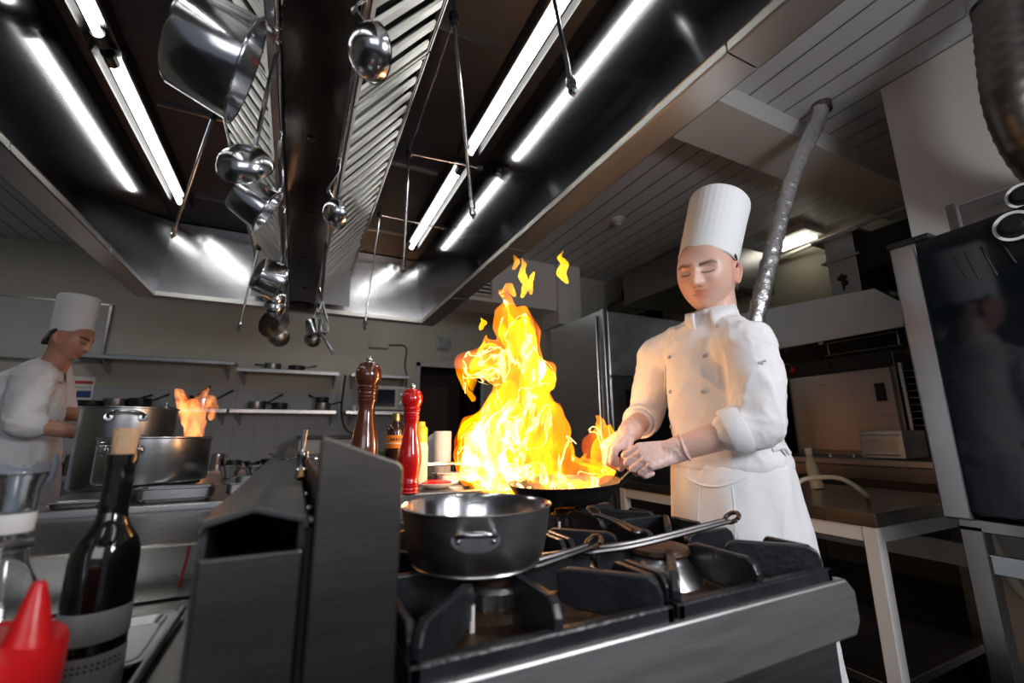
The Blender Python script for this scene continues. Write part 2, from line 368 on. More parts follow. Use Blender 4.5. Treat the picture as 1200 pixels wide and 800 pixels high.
# baffle filters: each unit frame + slats
def filt(xa, za, xb, zb, y0, y1):
    ax = V(xb-xa, 0, zb-za); L = ax.length; ax.normalize(); nn = V(-ax.z, 0, ax.x)
    if nn.z > 0: nn = -nn
    fr = MB()
    def bar(u0, u1, ya, yb, h0, h1, mbx):
        pts = [V(xa, 0, za)+ax*u+nn*h for u, h in ((u0, h0), (u1, h0), (u1, h1), (u0, h1))]
        mbx.prism([V(p.x, ya, p.z) for p in pts], (0, yb-ya, 0))
    bar(0, .018, y0, y1, 0, .012, fr); bar(L-.022, L, y0, y1, 0, .012, fr); bar(0, L, y0, y0+.008, 0, .012, fr); bar(0, L, y1-.008, y1, 0, .012, fr)
    f = fr.build('baffle_filter', FILT, hd, bevel=.0015)
    n = int(round((y1-y0)/.070))
    for nm, off, h0, m_ in (('baffle_slats', .5, .010, FILT), ('rear_baffle_slats', 1.0, -.012, DSTEEL)):
        sl = MB(); w = (y1-y0)/n
        for i in range(n if off < 1 else n-1):
            y = y0+w*(i+off); k = .017
            pts = ((-k, h0-.007), (-k+.004, h0), (k-.004, h0), (k, h0-.007), (k-.002, h0-.008), (k-.006, h0-.003), (-k+.006, h0-.003), (-k+.002, h0-.008))
            a = V(xa, 0, za)+ax*.02; b = V(xa, 0, za)+ax*(L-.026)
            sl.loft([[V(q.x, y+s_, q.z)+nn*h for s_, h in pts] for q in (a, b)])
        sl.build(nm, m_, f)
    bk = MB(); bar(0, L, y0, y1, -.03, -.027, bk); bk.build('filter_back', BLACKM, f)
n = 8; yy = np.linspace(-.9, 3.18, n+1)
for i in range(n):
    filt(FR0, LZ+.02, FR1, FZ, yy[i]+.004, yy[i+1]-.004)
    filt(FL1, LZ+.02, FL0, FZ, yy[i]+.004, yy[i+1]-.004)
# close filter bank ends
for xa, xb in ((FR0, FR1), (FL1, FL0)):
    MB().prism([(xa, 3.185, LZ+.02), (xb, 3.185, LZ+.02), (xb, 3.185, FZ)], (0, .01, 0)).build('bank_end', DSTEEL, hd)
for x in (FR1, FL0): MB().box(x-.003, x+.003, Y0, 3.19, FZ-.02, TZ+.01).build('plenum_side', ROOFM, hd)
MB().box(FL0, FR1, 3.186, 3.192, LZ+.03, TZ).build('plenum_end', ROOFM, hd)
# light fixtures
FIXM = mat('fixture_steel', (.14, .14, .14), .35, 1)
def fixture(x, y0, y1, zt, sgn):
    mb = MB()
    mb.prism([(x-.055, y0, zt), (x-.05, y0, zt-.045), (x-.042, y0, zt-.045), (x-.035, y0, zt-.012), (x+.035, y0, zt-.012), (x+.042, y0, zt-.045), (x+.05, y0, zt-.045), (x+.055, y0, zt)], (0, y1-y0, 0))
    fx = mb.build('light_fixture', FIXM, hd)
    MB().tube([(x, y0+.03, zt-.036), (x, y1-.03, zt-.036)], .0135, 14).build('light_tube', TUBE, fx, smooth=True)
    for y in (y0+.0, y1-.05): MB().tube([(x, y, zt-.036), (x, y+.05, zt-.036)], .021, 14).build('tube_socket', FIXM, fx, smooth=True)
for (y0, y1) in ((-.75, .55), (.62, 1.80), (1.88, 3.0)): fixture(.645, y0, y1, TZ, 1)
for (y0, y1) in ((-.75, .50), (.57, 1.74), (1.78, 2.94)): fixture(-.705, y0, y1, TZ, 1)

# ---- fire-suppression drop pipes
def pipe(p0, p1, label, r=.006, tip=True, side=None):
    p0, p1 = Vector(p0), Vector(p1)
    t = thing('drop_pipe', label, 'pipe', p0, 'pipes under the hood')
    d = (p1-p0).normalized()
    MB().tube([V(p0.x, p0.y, TZ+.006), p0], r*1.2, 10).build('ceiling_stub', CHROME, t, smooth=True)
    MB().tube([p0, p1], r, 12).build('pipe', CHROME, t, smooth=True)
    M = frame(p0, d)
    MB().lathe([(0, -.02), (.013, -.02), (.016, -.008), (.016, .012), (.011, .018), (0, .018)], M, 8).build('elbow_fitting', IRON, t)
    if tip:
        M = frame(p1, d)
        MB().lathe([(0, -.012), (.0105, -.012), (.0125, 0), (.0125, .012), (.009, .014), (.009, .02), (.0115, .022), (.0115, .032), (.006, .038), (.004, .045), (0, .045)], M, 8).build('nozzle', CHROME, t)
    if side is not None:
        s = Vector(side)
        b = MB().tube([p0, s], .0045, 10).build('branch_pipe', CHROME, t, smooth=True)
        MB().lathe([(0, -.012), (.012, -.012), (.014, 0), (.012, .014), (0, .014)], frame(s, s-p0), 8).build('valve', IRON, b)
    return t
a = at(532, 22, z=2.42)
pipe(a, at(553, 240, z=1.84), 'steel drop pipe slanting to a black nozzle in front of the right tubes')
pipe(at(640, -50, z=2.42), at(669, 96, z=1.95), 'short steel pipe with a ribbed black nozzle hanging nearest the top right')
b = at(479, 180, z=2.42)
pipe(b, V(b.x, b.y, at(465, 308, y=b.y).z), 'vertical steel pipe hanging below the crossbar in front of the far right tube', side=at(562, 197, z=2.42))
MB()
o = MB().tube([a, b], .004, 10).build('linking_rod', CHROME, smooth=True); tag(o, 'thin rod joining two pipe fittings under the hood roof', 'rod')
c = at(445, 252, z=2.42)
pipe(c, at(428, 378, y=c.y+.1), 'slim pipe hanging in front of the far hood end, right of the grease filters', r=.005, side=at(521, 268, z=2.42))
l1 = at(250, 135, z=2.42)
pipe(l1, at(205, 268, z=2.0), 'pipe slanting down left below the big hanging saucepan', r=.0065)
l2 = at(303, 290, z=2.2)
pipe(l2, at(281, 380, y=l2.y+.1), 'dark slim pipe hanging left of the small side-on saucepan')

# ================================================================== HANGING UTENSILS
RLX, RRX, RZ = -.105, .055, 1.975
for x, lab in ((RLX, 'long steel utensil rail along the left edge of the hood spine'), (RRX, 'long steel utensil rail along the right edge of the hood spine')):
    t = thing('utensil_rail', lab, 'rail', (x, .5, RZ))
    MB().tube([(x, -.9, RZ), (x, 3.2, RZ)], .004, 8).build('rail_bar', CHROME, t, smooth=True)
    mb = MB()
    for y in (-.8, .2, 1.15, 2.2, 3.15): mb.tube([(x, y, RZ), (x, y, LZ-.012)], .003, 8)
    mb.build('bracket', CHROME, t, smooth=True)
def hang(rail_x, y, pts, w=.007, th=.0022):
    """flat strap handle through pts finishing in a hook over the rail"""
    top = V(rail_x, y, RZ+.006)
    P = bez(list(pts)+[V(rail_x-.001, y, RZ-.03)], 6)
    mb = MB(); n = len(P)
    R = []
    for i, p in enumerate(P):
        a = P[max(0, i-1)]; b = P[min(n-1, i+1)]; t = (b-a).normalized()
        s = V(.5, -.85, 0); s = (s-t*s.dot(t)).normalized(); u = t.cross(s); ww = w*(.75+.5*i/n)
        R.append([p+s*ww+u*th, p-s*ww+u*th, p-s*ww-u*th, p+s*ww-u*th])
    mb.loft(R)
    mb.tube([V(rail_x, y, RZ-.034)]+arc((rail_x, y, RZ), .0058, -PI/2-.6, PI*.9, 8, (-1, 0, 0), (0, 0, 1)), .0022, 8)
    return mb
def ladle(c, opn, r, rail, label, m=CHROME, depth=.8, name='ladle'):
    c = Vector(c); t = thing(name, label, name.replace('_', ' '), c, 'hanging ladles' if name == 'ladle' else None)
    M = frame(c, opn)
    pr = [(r*math.sin(a), -r*depth*math.cos(a)) for a in np.linspace(0, PI/2, 10)]+[(r*1.05, .001), (r*.985, .002)]+[(r*.965*math.sin(a), -r*depth*.955*math.cos(a)) for a in np.linspace(PI/2, 0, 10)]
    MB().lathe(pr, M, 36).build('bowl', m, t, smooth=True)
    o = Vector(opn).normalized(); up = (V(0, 0, 1)-o*o.z).normalized()
    e = c+up*r*.99
    hang(rail, c.y, [e-o*.012-up*.02, e, e+up*.03-o*.006, e.lerp(V(rail, c.y, RZ), .6)]).build('handle', CHROME, t, bevel=.0008)
    return t
def saucepan(c, opn, r, h, rail, label, m=CHROME, taper=.93, flare=.004):
    c = Vector(c); t = thing('saucepan', label, 'saucepan', c, 'hanging saucepans'); M = frame(c, opn)
    pr = [(0, -h/2), (r*taper*.92, -h/2), (r*taper, -h/2+.008), (r, h/2-.004), (r+flare, h/2-.001), (r+flare, h/2+.002), (r-.002, h/2+.001), (r*taper-.003, -h/2+.012), (r*taper*.9, -h/2+.005), (0, -h/2+.004)]
    MB().lathe(pr, M, 48).build('pan_body', m, t, smooth=True)
    o = Vector(opn).normalized(); up = (V(0, 0, 1)-o*o.z).normalized()
    e = c+up*r+o*h*.34
    hang(rail, c.y, [e-up*.02, e+up*.02, e.lerp(V(rail, c.y, RZ), .6)], w=.009).build('handle', CHROME, t, bevel=.0008)
    rv = MB()
    for s in (-1, 1):
        sd = up.cross(o)*s*.012; rv.ball(c+up*(r*.99)+o*h*.22+sd, .0045, n=8)
    rv.build('rivet', CHROME, t, smooth=True)
    return t
saucepan(at(250, 62, q=.87), (.93, .15, -.22), .106, .118, RLX, 'big polished saucepan hanging nearest, its mouth turned to the right', taper=.9, flare=.005)
ladle(at(288, 196, x=-.135), (.25, .75, -.35), .052, RLX, 'round ladle hanging just under the big saucepan, in front of a smaller pan')
saucepan(at(296, 236, x=-.155), (.85, .1, -.45), .062, .085, RLX, 'small flared saucepan hanging behind the round ladle, warm flame glint on it', BURNT if False else CHROME, taper=.85)
saucepan(at(314, 325, x=-.135), (.9, .35, -.25), .068, .075, RLX, 'small saucepan seen from the side, third down the left rail')
ladle(at(322, 350, x=-.125), (.1, .9, .1), .042, RLX, 'upper of two small ladles nested together on the left rail')
ladle(at(322, 360, x=-.122), (.1, .9, .0), .04, RLX, 'lower of two small ladles nested together on the left rail')
# skimmer: perforated disc
c = at(321, 378, x=-.122); t = thing('skimmer', 'flat round skimmer hanging tilted from the far left rail', 'skimmer', c)
M = frame(c, (.55, -.6, -.5))
MB().lathe([(0, -.010), (.04, -.008), (.066, 0), (.07, .004), (.066, .003), (.04, -.005), (0, -.007)], M, 36).build('disc', CHROME, t, smooth=True)
mb = MB()
for rr, nn in ((.018, 6), (.034, 12), (.05, 18)):
    for k in range(nn): mb.lathe([(.0028, 0), (0, .0006)], M @ Matrix.Translation((rr*math.cos(2*PI*k/nn), rr*math.sin(2*PI*k/nn), -.0068+rr*.06)), 8)
mb.build('holes', BLACKM, t)
hang(RLX, c.y, [c+V(.03, 0, .045), c+V(.03, 0, .1)]).build('handle', CHROME, t)
ladle(at(327, 395, x=-.117), (-.1, .9, .4), .05, RLX, 'dark bowled ladle, lowest and farthest on the left rail', DSTEEL)
ladle(at(437, 62, x=.072), (.74, .30, .42), .050, RRX, 'large ladle hanging near the top centre with an orange flame glint', depth=.85)
ladle(at(395, 250, x=.060), (.8, .35, .35), .046, RRX, 'second ladle on the right rail, below and beyond the large one', depth=.85)
c = at(369, 384, x=.052)
t = saucepan(c, (.25, -.1, -.9), .05, .085, RRX, 'little bright saucepan at the far end of the right rail')
ladle(at(366, 398, x=.0505), (.2, .9, .5), .047, RRX, 'dark ladle under the little bright saucepan on the right rail', DSTEEL)
c = at(374, 388, x=.056); t = thing('meat_fork', 'curved steel fork hanging beside the little bright saucepan', 'fork', c)
P = bez([c, at(380, 398, x=.06), at(386, 408, x=.066), at(389, 414, x=.07)], 5)
MB().tube(P, .0035, 8).build('tine', CHROME, t, smooth=True)
P2 = [p+V(.004, .022, .006) for p in P]
MB().tube(P2, .0035, 8).build('tine', CHROME, t, smooth=True)
hang(RRX, c.y, [c-V(0, 0, .01), c+V(0, 0, .05)]).build('handle', CHROME, t)

# ================================================================== RANGE (near right)
SZ = .87
rg = thing('gas_range', 'heavy stainless steel gas range with black iron grates in front of the chef', 'range', (.49, .9, 0))
X0, X1, RY0, RY1 = .112, .862, .49, 1.30
MB().box(X0+.004, X1+.018, RY0+.03, RY1-.004, .12, .80).build('body', STEEL, rg, bevel=.003)
mb = MB()                                                   # side rail facing camera + front bull-nose
mb.prism([(X0, RY0, .78), (X1+.028, RY0, .78), (X1+.044, RY0, .80), (X1+.042, RY0, .848), (X1+.02, RY0, SZ), (X0, RY0, SZ)], (0, .02, 0))
mb.prism([(X1-.02, RY0+.02, .78), (X1+.028, RY0+.02, .78), (X1+.044, RY0+.02, .80), (X1+.042, RY0+.02, .848), (X1+.02, RY0+.02, SZ), (X1-.02, RY0+.02, SZ)], (0, RY1-RY0-.02, 0))
mb.build('top_rail', RAILM, rg, bevel=.004)
MB().box(X0, X1-.02, RY0+.02, RY1, .80, .862).build('cooktop', IRON2, rg)
mb = MB(); mb.box(X1+.01, X1+.026, RY0+.05, RY1-.02, .60, .775); mb.build('control_panel', STEEL, rg, bevel=.003)
for k in range(4):
    kb = MB().lathe([(0, .035), (.016, .035), (.021, .03), (.024, .0), (0, 0)], frame((X1+.026, RY0+.14+.18*k, .69), (1, 0, 0)), 20).build('control_knob', BLACK, rg, smooth=True)
for k, (y0, y1) in enumerate(((RY0+.05, .89), (.90, RY1-.02))):
    dr = MB().box(X1+.01, X1+.028, y0, y1, .16, .585).build('oven_door', STEEL, rg, bevel=.004)
    MB().tube([(X1+.026, y0+.05, .54), (X1+.055, y0+.06, .54), (X1+.055, y1-.06, .54), (X1+.026, y1-.05, .54)], .009, 10).build('door_handle', CHROME, dr, smooth=True)
for x in (X0+.06, X1-.08):
    for y in (RY0+.08, RY1-.08): MB().lathe([(.02, .12), (.02, .02), (.028, 0), (0, 0)], Matrix.Translation((x, y, 0)), 16).build('leg', STEEL, rg, smooth=True)
def grate(cx, cy, w, h):
    z0 = .862
    mb = MB(); x0, x1, y0, y1 = cx-w/2, cx+w/2, cy-h/2, cy+h/2
    b = .017
    for (a0, a1, c0, c1) in ((x0, x1, y0, y0+b), (x0, x1, y1-b, y1), (x0, x0+b, y0, y1), (x1-b, x1, y0, y1)): mb.box(a0, a1, c0, c1, z0, z0+.028)
    g = mb.build('grate', IRON, rg, bevel=.004)
    # fins: vertical plates with rounded raised ends
    def fin(p, q, zt=.924, t=.007, zo=.895):
        p, q = Vector((*p, 0)), Vector((*q, 0)); d = (q-p); L = d.length; d.normalize(); s = V(-d.y, d.x, 0)
        pr = [(0, z0), (0, zt-.022), (.006, zt-.008), (.018, zt), (L-.02, zt), (L-.006, zt-.004), (L, zt-.012), (L-.003, z0+.016), (L-.03, z0+.006), (.05, z0+.002)]
        pts = [p+d*u+V(0, 0, z)-s*t for u, z in pr]
        m2 = MB().prism(pts, s*2*t); m2.build('grate_fin', IRON, g, bevel=.0035)
    r = .045
    fin((x0+.004, cy), (cx-r, cy)); fin((x1-.004, cy), (cx+r, cy)); fin((cx, y0+.004), (cx, cy-r)); fin((cx, y1-.004), (cx, cy+r))
    k = .72
    for sx in (-1, 1):
        for sy in (-1, 1): fin((cx+sx*(w/2-.01), cy+sy*(h/2-.01)), (cx+sx*.07, cy+sy*.07))
    # tall cheek plates on both sides
    for xx in (x0+.008, x1-.008):
        for (ya, yb) in ((y0+.02, cy-.07), (cy+.07, y1-.02)):
            pr = [(ya, z0+.02), (ya, .905), (ya+.012, .921), (yb-.012, .921), (yb, .905), (yb, z0+.02)]
            MB().prism([(xx-.006, y, z) for y, z in pr], (.012, 0, 0)).build('grate_cheek', IRON, g, bevel=.003)
    for yy_ in (y0+.008, y1-.008):
        for (xa, xb) in ((cx+.03, x1-.012),) if yy_ > cy else ():
            pr = [(xa, z0+.02), (xa, .905), (xa+.012, .922), (xb-.012, .922), (xb, .905), (xb, z0+.02)]
            MB().prism([(x, yy_-.006, z) for x, z in pr], (0, .012, 0)).build('grate_cheek', IRON, g, bevel=.003)
def burner(cx, cy, style=0):
    M = Matrix.Translation((cx, cy, 0))
    if style == 0:
        b = MB().lathe([(.066, .858), (.066, .87), (.058, .876), (.05, .88), (0, .88)], M, 32).build('burner', IRON2, rg, smooth=True)
        mb = MB().lathe([(.044, .878), (.047, .9), (.042, .906), (.02, .908), (0, .905)], M, 32)
        for k in range(16):
            a = 2*PI*k/16; c_, s_ = math.cos(a), math.sin(a)
            mb.tube([(cx+.046*c_, cy+.046*s_, .88), (cx+.05*c_, cy+.05*s_, .9)], .0035, 6)
        mb.build('flame_ring', BURNT, b, smooth=True)
        MB().lathe([(.034, .907), (.036, .913), (.03, .917), (0, .918)], M, 28).build('burner_cap', IRON2, b, smooth=True)
    else:
        b = MB().lathe([(.074, .86), (.07, .868), (.052, .893), (.047, .9), (.047, .906), (0, .906)], M, 40).build('burner', STEEL, rg, smooth=True)
        MB().lathe([(.05, .905), (.054, .91), (.052, .917), (.03, .921), (0, .921)], M, 32).build('burner_cap', IRON2, b, smooth=True)
    MB().tube([(cx-.055, cy-.045, .86), (cx-.055, cy-.045, .895)], .004, 8).build('igniter', MILK, b, smooth=True)
GX = (.306, .676); GY = (.690, 1.085)
for j, gy in enumerate(GY):
    for i, gx in enumerate(GX): grate(gx, gy, .366, .385)
burner(.29, .655, 0); burner(.62, .66, 1); burner(.29, 1.08, 0); burner(.70, 1.09, 0)
# tongs / wire handles lying over the grates
def tongs(P, w, label, r=.0042):
    t = thing('kitchen_tongs', label, 'tongs', P[0]); P = [Vector(p) for p in P]
    d = (P[-1]-P[0]).normalized(); s = d.cross(V(0, 0, 1)).normalized()
    MB().tube(bez([p+s*w*(.55+.45*(1-i/(len(P)-1))) for i, p in enumerate(P)], 5), r, 8).build('arm', TONG, t, smooth=True)
    MB().tube(bez([p-s*w*(.55+.45*(1-i/(len(P)-1))) for i, p in enumerate(P)], 5), r, 8).build('arm', TONG, t, smooth=True)
    e = P[-1]
    MB().tube(arc(e+V(0, 0, .004)+d*.012, .014, 0, 2*PI-.2, 16, s, (d+V(0, 0, .6)).normalized()), .0042, 8).build('spring_ring', IRON2, t, smooth=True)
    MB().tube(arc(P[0], w, -PI/2, PI/2, 8, -d, s), r, 8).build('bow', TONG, t, smooth=True)
tongs([at(690, 645, z=.925), at(750, 636, z=.932), at(852, 610, z=.955)], .013, 'long steel tongs lying across the right grates towards the chef apron')
tongs([at(625, 661, z=.925), at(660, 650, z=.93), at(690, 640, z=.935)], .011, 'short steel tongs with a sooty ring beside the near pan')
tongs([at(745, 622, z=.925), at(725, 612, z=.93), at(700, 603, z=.94)], .009, 'small flame-lit tongs resting behind the long pair')

# ---- splash guard and flue riser
def rounded(pts): return pts
g = thing('splash_guard', 'tall dark steel splash guard standing at the near end of the ranges', 'guard', (.066, .5, 0))
r_ = .012
top = [(.0245, 1.121)]+[(.108-r_+r_*math.sin(a), 1.0925-r_+r_*math.cos(a)+.0015) for a in np.linspace(.2, PI/2, 6)]
MB().prism([(x, .488, z) for x, z in [(.0245, 0)]+top+[(.108, 0)]], (0, .014, 0)).build('guard_plate', GUARD, g, bevel=.0025)
MB().box(.03, .106, .502, 1.30, .84, 1.075).build('backsplash', GUARD, g, bevel=.003)
f = thing('flue_riser', 'long dark ridge-topped flue housing running between the two rows of ranges', 'flue', (-.03, .5, 0))
prof = [(-.073, 1.036), (-.070, 1.045), (-.028, 1.0555), (.018, 1.043), (.021, 1.034)]
prof_in = [(x*1.0+(.004 if x < -.03 else -.004 if x > 0 else 0), z-.006) for x, z in prof]
MB().prism([(x, .5, z) for x, z in prof+prof_in[::-1]], (0, 2.85, 0)).build('ridge_cover', FLUE, f, bevel=.0012)
mb = MB(); mb.box(-.073, -.066, .52, 3.3, .0, 1.036); mb.box(.012, .019, .52, 3.3, 0, 1.036); mb.box(-.066, .012, 3.29, 3.3, 0, 1.04); mb.build('housing_wall', FLUE, f)
MB().box(-.068, .016, .5, .512, 0, 1.0125).build('end_panel', GUARD, f, bevel=.002)
MB().box(-.066, .012, .9, .91, 0, 1.03).build('inner_baffle', BLACKM, f)
MB().box(.0185, .0235, .505, 3.3, 0, 1.03).build('joint_strip', BLACKM, f)
for y in (.515, .60, .74, 1.0, 1.4): MB().ball((.0225, y, 1.036), .0036, n=10).build('bolt', STEEL, f, smooth=True)
# small tap on the ridge
c = at(352, 560, z=1.052)

tp = thing('valve_tap', 'small shiny tap fitting standing on the flue ridge', 'tap', c)
MB().lathe([(.010, 0), (.010, .014), (.007, .017), (.007, .03), (.0095, .033), (.0095, .043), (0, .046)], Matrix.Translation(c), 20).build('tap_body', CHROME, tp, smooth=True)
MB().tube([c+V(-.001, 0, .04), c+V(0, 0, .078)], [.003, .005], 10).build('stem', CHROME, tp, smooth=True)
MB().tube(bez([c+V(-.05, .02, .040), c+V(-.025, .0, .031), c+V(0, 0, .035), c+V(.025, 0, .031), c+V(.045, .02, .040)], 5), .0014, 8).build('lever_wire', CHROME, tp, smooth=True)
MB().lathe([(.005, .0), (.007, -.014), (0, -.014)], frame(c+V(0, -.011, .012), (0, .5, .8)), 14).build('spout', mat('brass', (.5, .3, .12), .3, 1), tp, smooth=True)

# ================================================================== NEAR SAUTE PAN
pc = V(.277, .702, 0)
p = thing('saute_pan', 'deep stained steel saute pan on the near left burner', 'pan', (.277, .702, .925))
M = Matrix.Translation((.277, .702, .925))
R = .119
pr = [(0, 0), (.092, 0), (.099, .003), (.106, .013), (.1125, .04), (.1175, .074), (.120, .0845), (.1215, .0855), (.1195, .0865), (.1155, .080), (.1095, .04), (.103, .013), (.092, .006), (0, .006)]
MB().lathe(pr[:9], M, 72).build('pan_wall', BURNT, p, smooth=True)
MB().lathe(pr[8:], M, 72).build('pan_interior', CHROME, p, smooth=True)
MB().tube([M @ V(.0985*math.cos(a), .0985*math.sin(a), .002) for a in np.linspace(0, 2*PI, 60)[:-1]], .0028, 8, closed=True).build('base_ring', STEEL, p, smooth=True)
for ang in (math.radians(248), math.radians(68)):
    u = V(math.cos(ang), math.sin(ang), 0); s = V(-u.y, u.x, 0); b0 = V(.277, .702, .925+.058)+u*.113
    P = bez([b0+s*.026, b0+s*.026+u*.012+V(0, 0, .004), b0+s*.020+u*.026+V(0, 0, .008), b0+u*.03+V(0, 0, .009), b0-s*.020+u*.026+V(0, 0, .008), b0-s*.026+u*.012+V(0, 0, .004), b0-s*.026], 5)
    h = MB().tube(P, .0042, 10).build('loop_handle', CHROME, p, smooth=True)
    mb = MB(); mb.lathe([(.034, 0), (.034, .004), (0, .005)], frame(b0-u*.003-V(0, 0, .004), u)@Matrix.Diagonal((1, .5, 1, 1)), 24)
    mb.build('handle_plate', BURNT, h, smooth=True)
    mb = MB()
    for q in (-.024, .024): mb.ball(b0+s*q+u*.003-V(0, 0, .005), .004, n=10)
    mb.build('rivet', CHROME, h, smooth=True)

# ================================================================== FLAMING FRYING PAN
FC = V(.712, 1.115, .0)
fp = thing('frying_pan', 'black frying pan full of flames held over the back burner by the chef', 'pan', (FC.x, FC.y, .94))
tilt = Matrix.Rotation(math.radians(-2.2), 4, 'Y')
M = Matrix.Translation((FC.x, FC.y, .937)) @ tilt
pr = [(0, 0), (.115, 0), (.124, .004), (.148, .026), (.163, .048), (.1655, .049), (.1655, .051), (.1615, .050), (.145, .027), (.122, .008), (.115, .005), (0, .005)]
MB().lathe(pr, M, 72).build('pan_body', PANBLK, fp, smooth=True)
hd_ = (at(748, 540, q=1.16)-FC); hd_.z = 0; hd_.normalize()
e0 = M @ V(hd_.x*.155, hd_.y*.155, .04)
hE = at(762, 536, q=1.15); P = bez([e0, e0.lerp(hE, .25)+V(0, 0, .004), e0.lerp(hE, .6)+V(0, 0, .004), hE], 6)
nP = len(P)
mb = MB(); Rr = []
for i, q in enumerate(P):
    s = hd_.cross(V(0, 0, 1)); w = .0125+.003*math.sin(PI*min(1, i/nP*1.1)); Rr.append([q+s*w*math.cos(a)+V(0, 0, 1)*.0105*math.sin(a) for a in np.linspace(0, 2*PI, 13)[:-1]])
mb.loft(Rr); mb.build('handle', BLACK, fp, smooth=True)
HANDLE = P
mb = MB()
for s_ in (-1, 1): mb.ball(e0+hd_.cross(V(0, 0, 1))*.008*s_-hd_*.004+V(0, 0, .002), .004, n=8)
mb.build('rivet', CHROME, fp, smooth=True)
# food in the pan
fd = MB()
for k in range(46):
    a = random.random()*2*PI; r = .11*math.sqrt(random.random()); q = M @ V(r*math.cos(a), r*math.sin(a), .011+.006*random.random())
    fd.ball(q, (.010+.008*random.random(), .007+.004*random.random(), .005), Matrix.Rotation(random.random()*3, 4, 'Z'), 8)
o = fd.build('stir_fry', mat('fried_vegetables', (.5, .16, .03), .4, 0, .5, 60), smooth=True)
tag(o, 'chopped vegetables frying in the flaming black pan', 'food', kind='stuff')

# ================================================================== SERVING COUNTER BEHIND THE RANGE
WZ = .955
ct = thing('prep_counter', 'steel prep counter behind the near pan, holding the pepper mills', 'counter', (.34, 2.0, 0))
MB().box(.125, .56, 1.315, 2.7, WZ-.03, WZ).build('worktop', STEELT, ct, bevel=.004)
MB().box(.135, .55, 1.33, 2.69, .1, WZ-.03).build('cabinet_body', DSTEEL, ct)
for y in (1.34, 2.02): 
    dd = MB().box(.545, .562, y, y+.64, .14, .88).build('cabinet_door', STEEL, ct, bevel=.003)
    MB().tube([(.562, y+.56, .6), (.585, y+.56, .6), (.585, y+.56, .75), (.562, y+.56, .75)], .006, 8).build('door_handle', CHROME, dd, smooth=True)
for x in (.17, .52):
    for y in (1.38, 2.64): MB().lathe([(.02, .1), (.02, .02), (.026, 0), (0, 0)], Matrix.Translation((x, y, 0)), 12).build('leg', STEEL, ct, smooth=True)

def mill(x, y, h, m, label, k=1.0):
    t = thing('pepper_mill', label, 'pepper mill', (x, y, WZ)); M = Matrix.Translation((x, y, WZ))
    # body profile, normalised to h
    pr = [(0, 0), (.030, 0), (.032, .006), (.032, .018), (.0305, .022), (.032, .026), (.0325, .05), (.031, .054), (.0325, .058), (.0325, .075), (.030, .080), (.032, .085), (.0325, .10), (.030, .108), (.031, .15), (.0335, .20), (.037, .26), (.038, .31), (.0365, .36), (.032, .43), (.027, .50), (.0235, .56), (.0222, .61), (.025, .655), (.0275, .665), (.0275, .675), (.0245, .68), (.0275, .69), (.0275, .70), (.0245, .706), (.0275, .716), (.0275, .73), (.0255, .737), (0, .737)]
    MB().lathe([(r*k, z*h) for r, z in pr], M, 40).build('body', m, t, smooth=50)
    pr = [(0, .738), (.026, .738), (.029, .745), (.029, .752), (.026, .758), (.030, .765), (.030, .772), (.0265, .78), (.031, .80), (.036, .83), (.0365, .865), (.034, .90), (.030, .915), (.031, .922), (.026, .94), (.015, .953), (0, .957)]
    hh = MB().lathe([(r*k, z*h) for r, z in pr], M, 40).build('head', m, t, smooth=50)
    MB().lathe([(.004, .955*h), (.004, .962*h), (.0085, .965*h), (.010, .978*h), (.0085, .992*h), (.004, 1.0*h), (0, 1.0*h)], M, 20).build('finial_knob', CHROME, t, smooth=True)
    return t
b = at(426, 530, y=1.33); mill(.181, 1.33, .395, WOOD, 'tall dark brown lacquered pepper mill behind the splash guard', 1.02)
mill(.312, 1.33, .318, RED, 'glossy red pepper mill beside the near saute pan', .88)
# dark bottle with orange label
x, y = .335, 1.66; t = thing('sauce_bottle', 'small dark brown bottle with an orange label between the two pepper mills', 'bottle', (x, y, WZ)); M = Matrix.Translation((x, y, WZ))
MB().lathe([(0, 0), (.034, 0), (.036, .004), (.036, .178), (.033, .192), (.020, .206), (.013, .212), (.013, .226), (.0145, .227), (.0145, .232), (0, .232)], M, 32).build('bottle_body', BROWNG, t, smooth=True)
MB().lathe([(.0155, .218), (.0155, .243), (.014, .246), (0, .246)], M, 20).build('cap', mat('gold_cap', (.45, .33, .12), .35, 1), t, smooth=True)
lb = MB().lathe([(.0365, .12), (.0367, .121), (.0367, .165), (.0365, .166)], M, 32).build('label', ORANGE, t, smooth=True)
MB().lathe([(.0369, .135), (.0371, .136), (.0371, .139), (.0369, .140)], M, 32).build('label_line', LABELW, lb, smooth=True)
mb = MB()
for k in range(5):
    a = math.radians(-125+14*k); c_ = V(x+.0371*math.cos(a), y+.0371*math.sin(a), WZ+.151); u = V(math.cos(a), math.sin(a), 0); s = V(-u.y, u.x, 0)
    mb.prism([c_-s*.003-V(0, 0, .004), c_+s*.003-V(0, 0, .004), c_+s*.002+V(0, 0, .005), c_-s*.001+V(0, 0, .005)], u*.0006)
mb.build('label_letters', BLACK, lb)
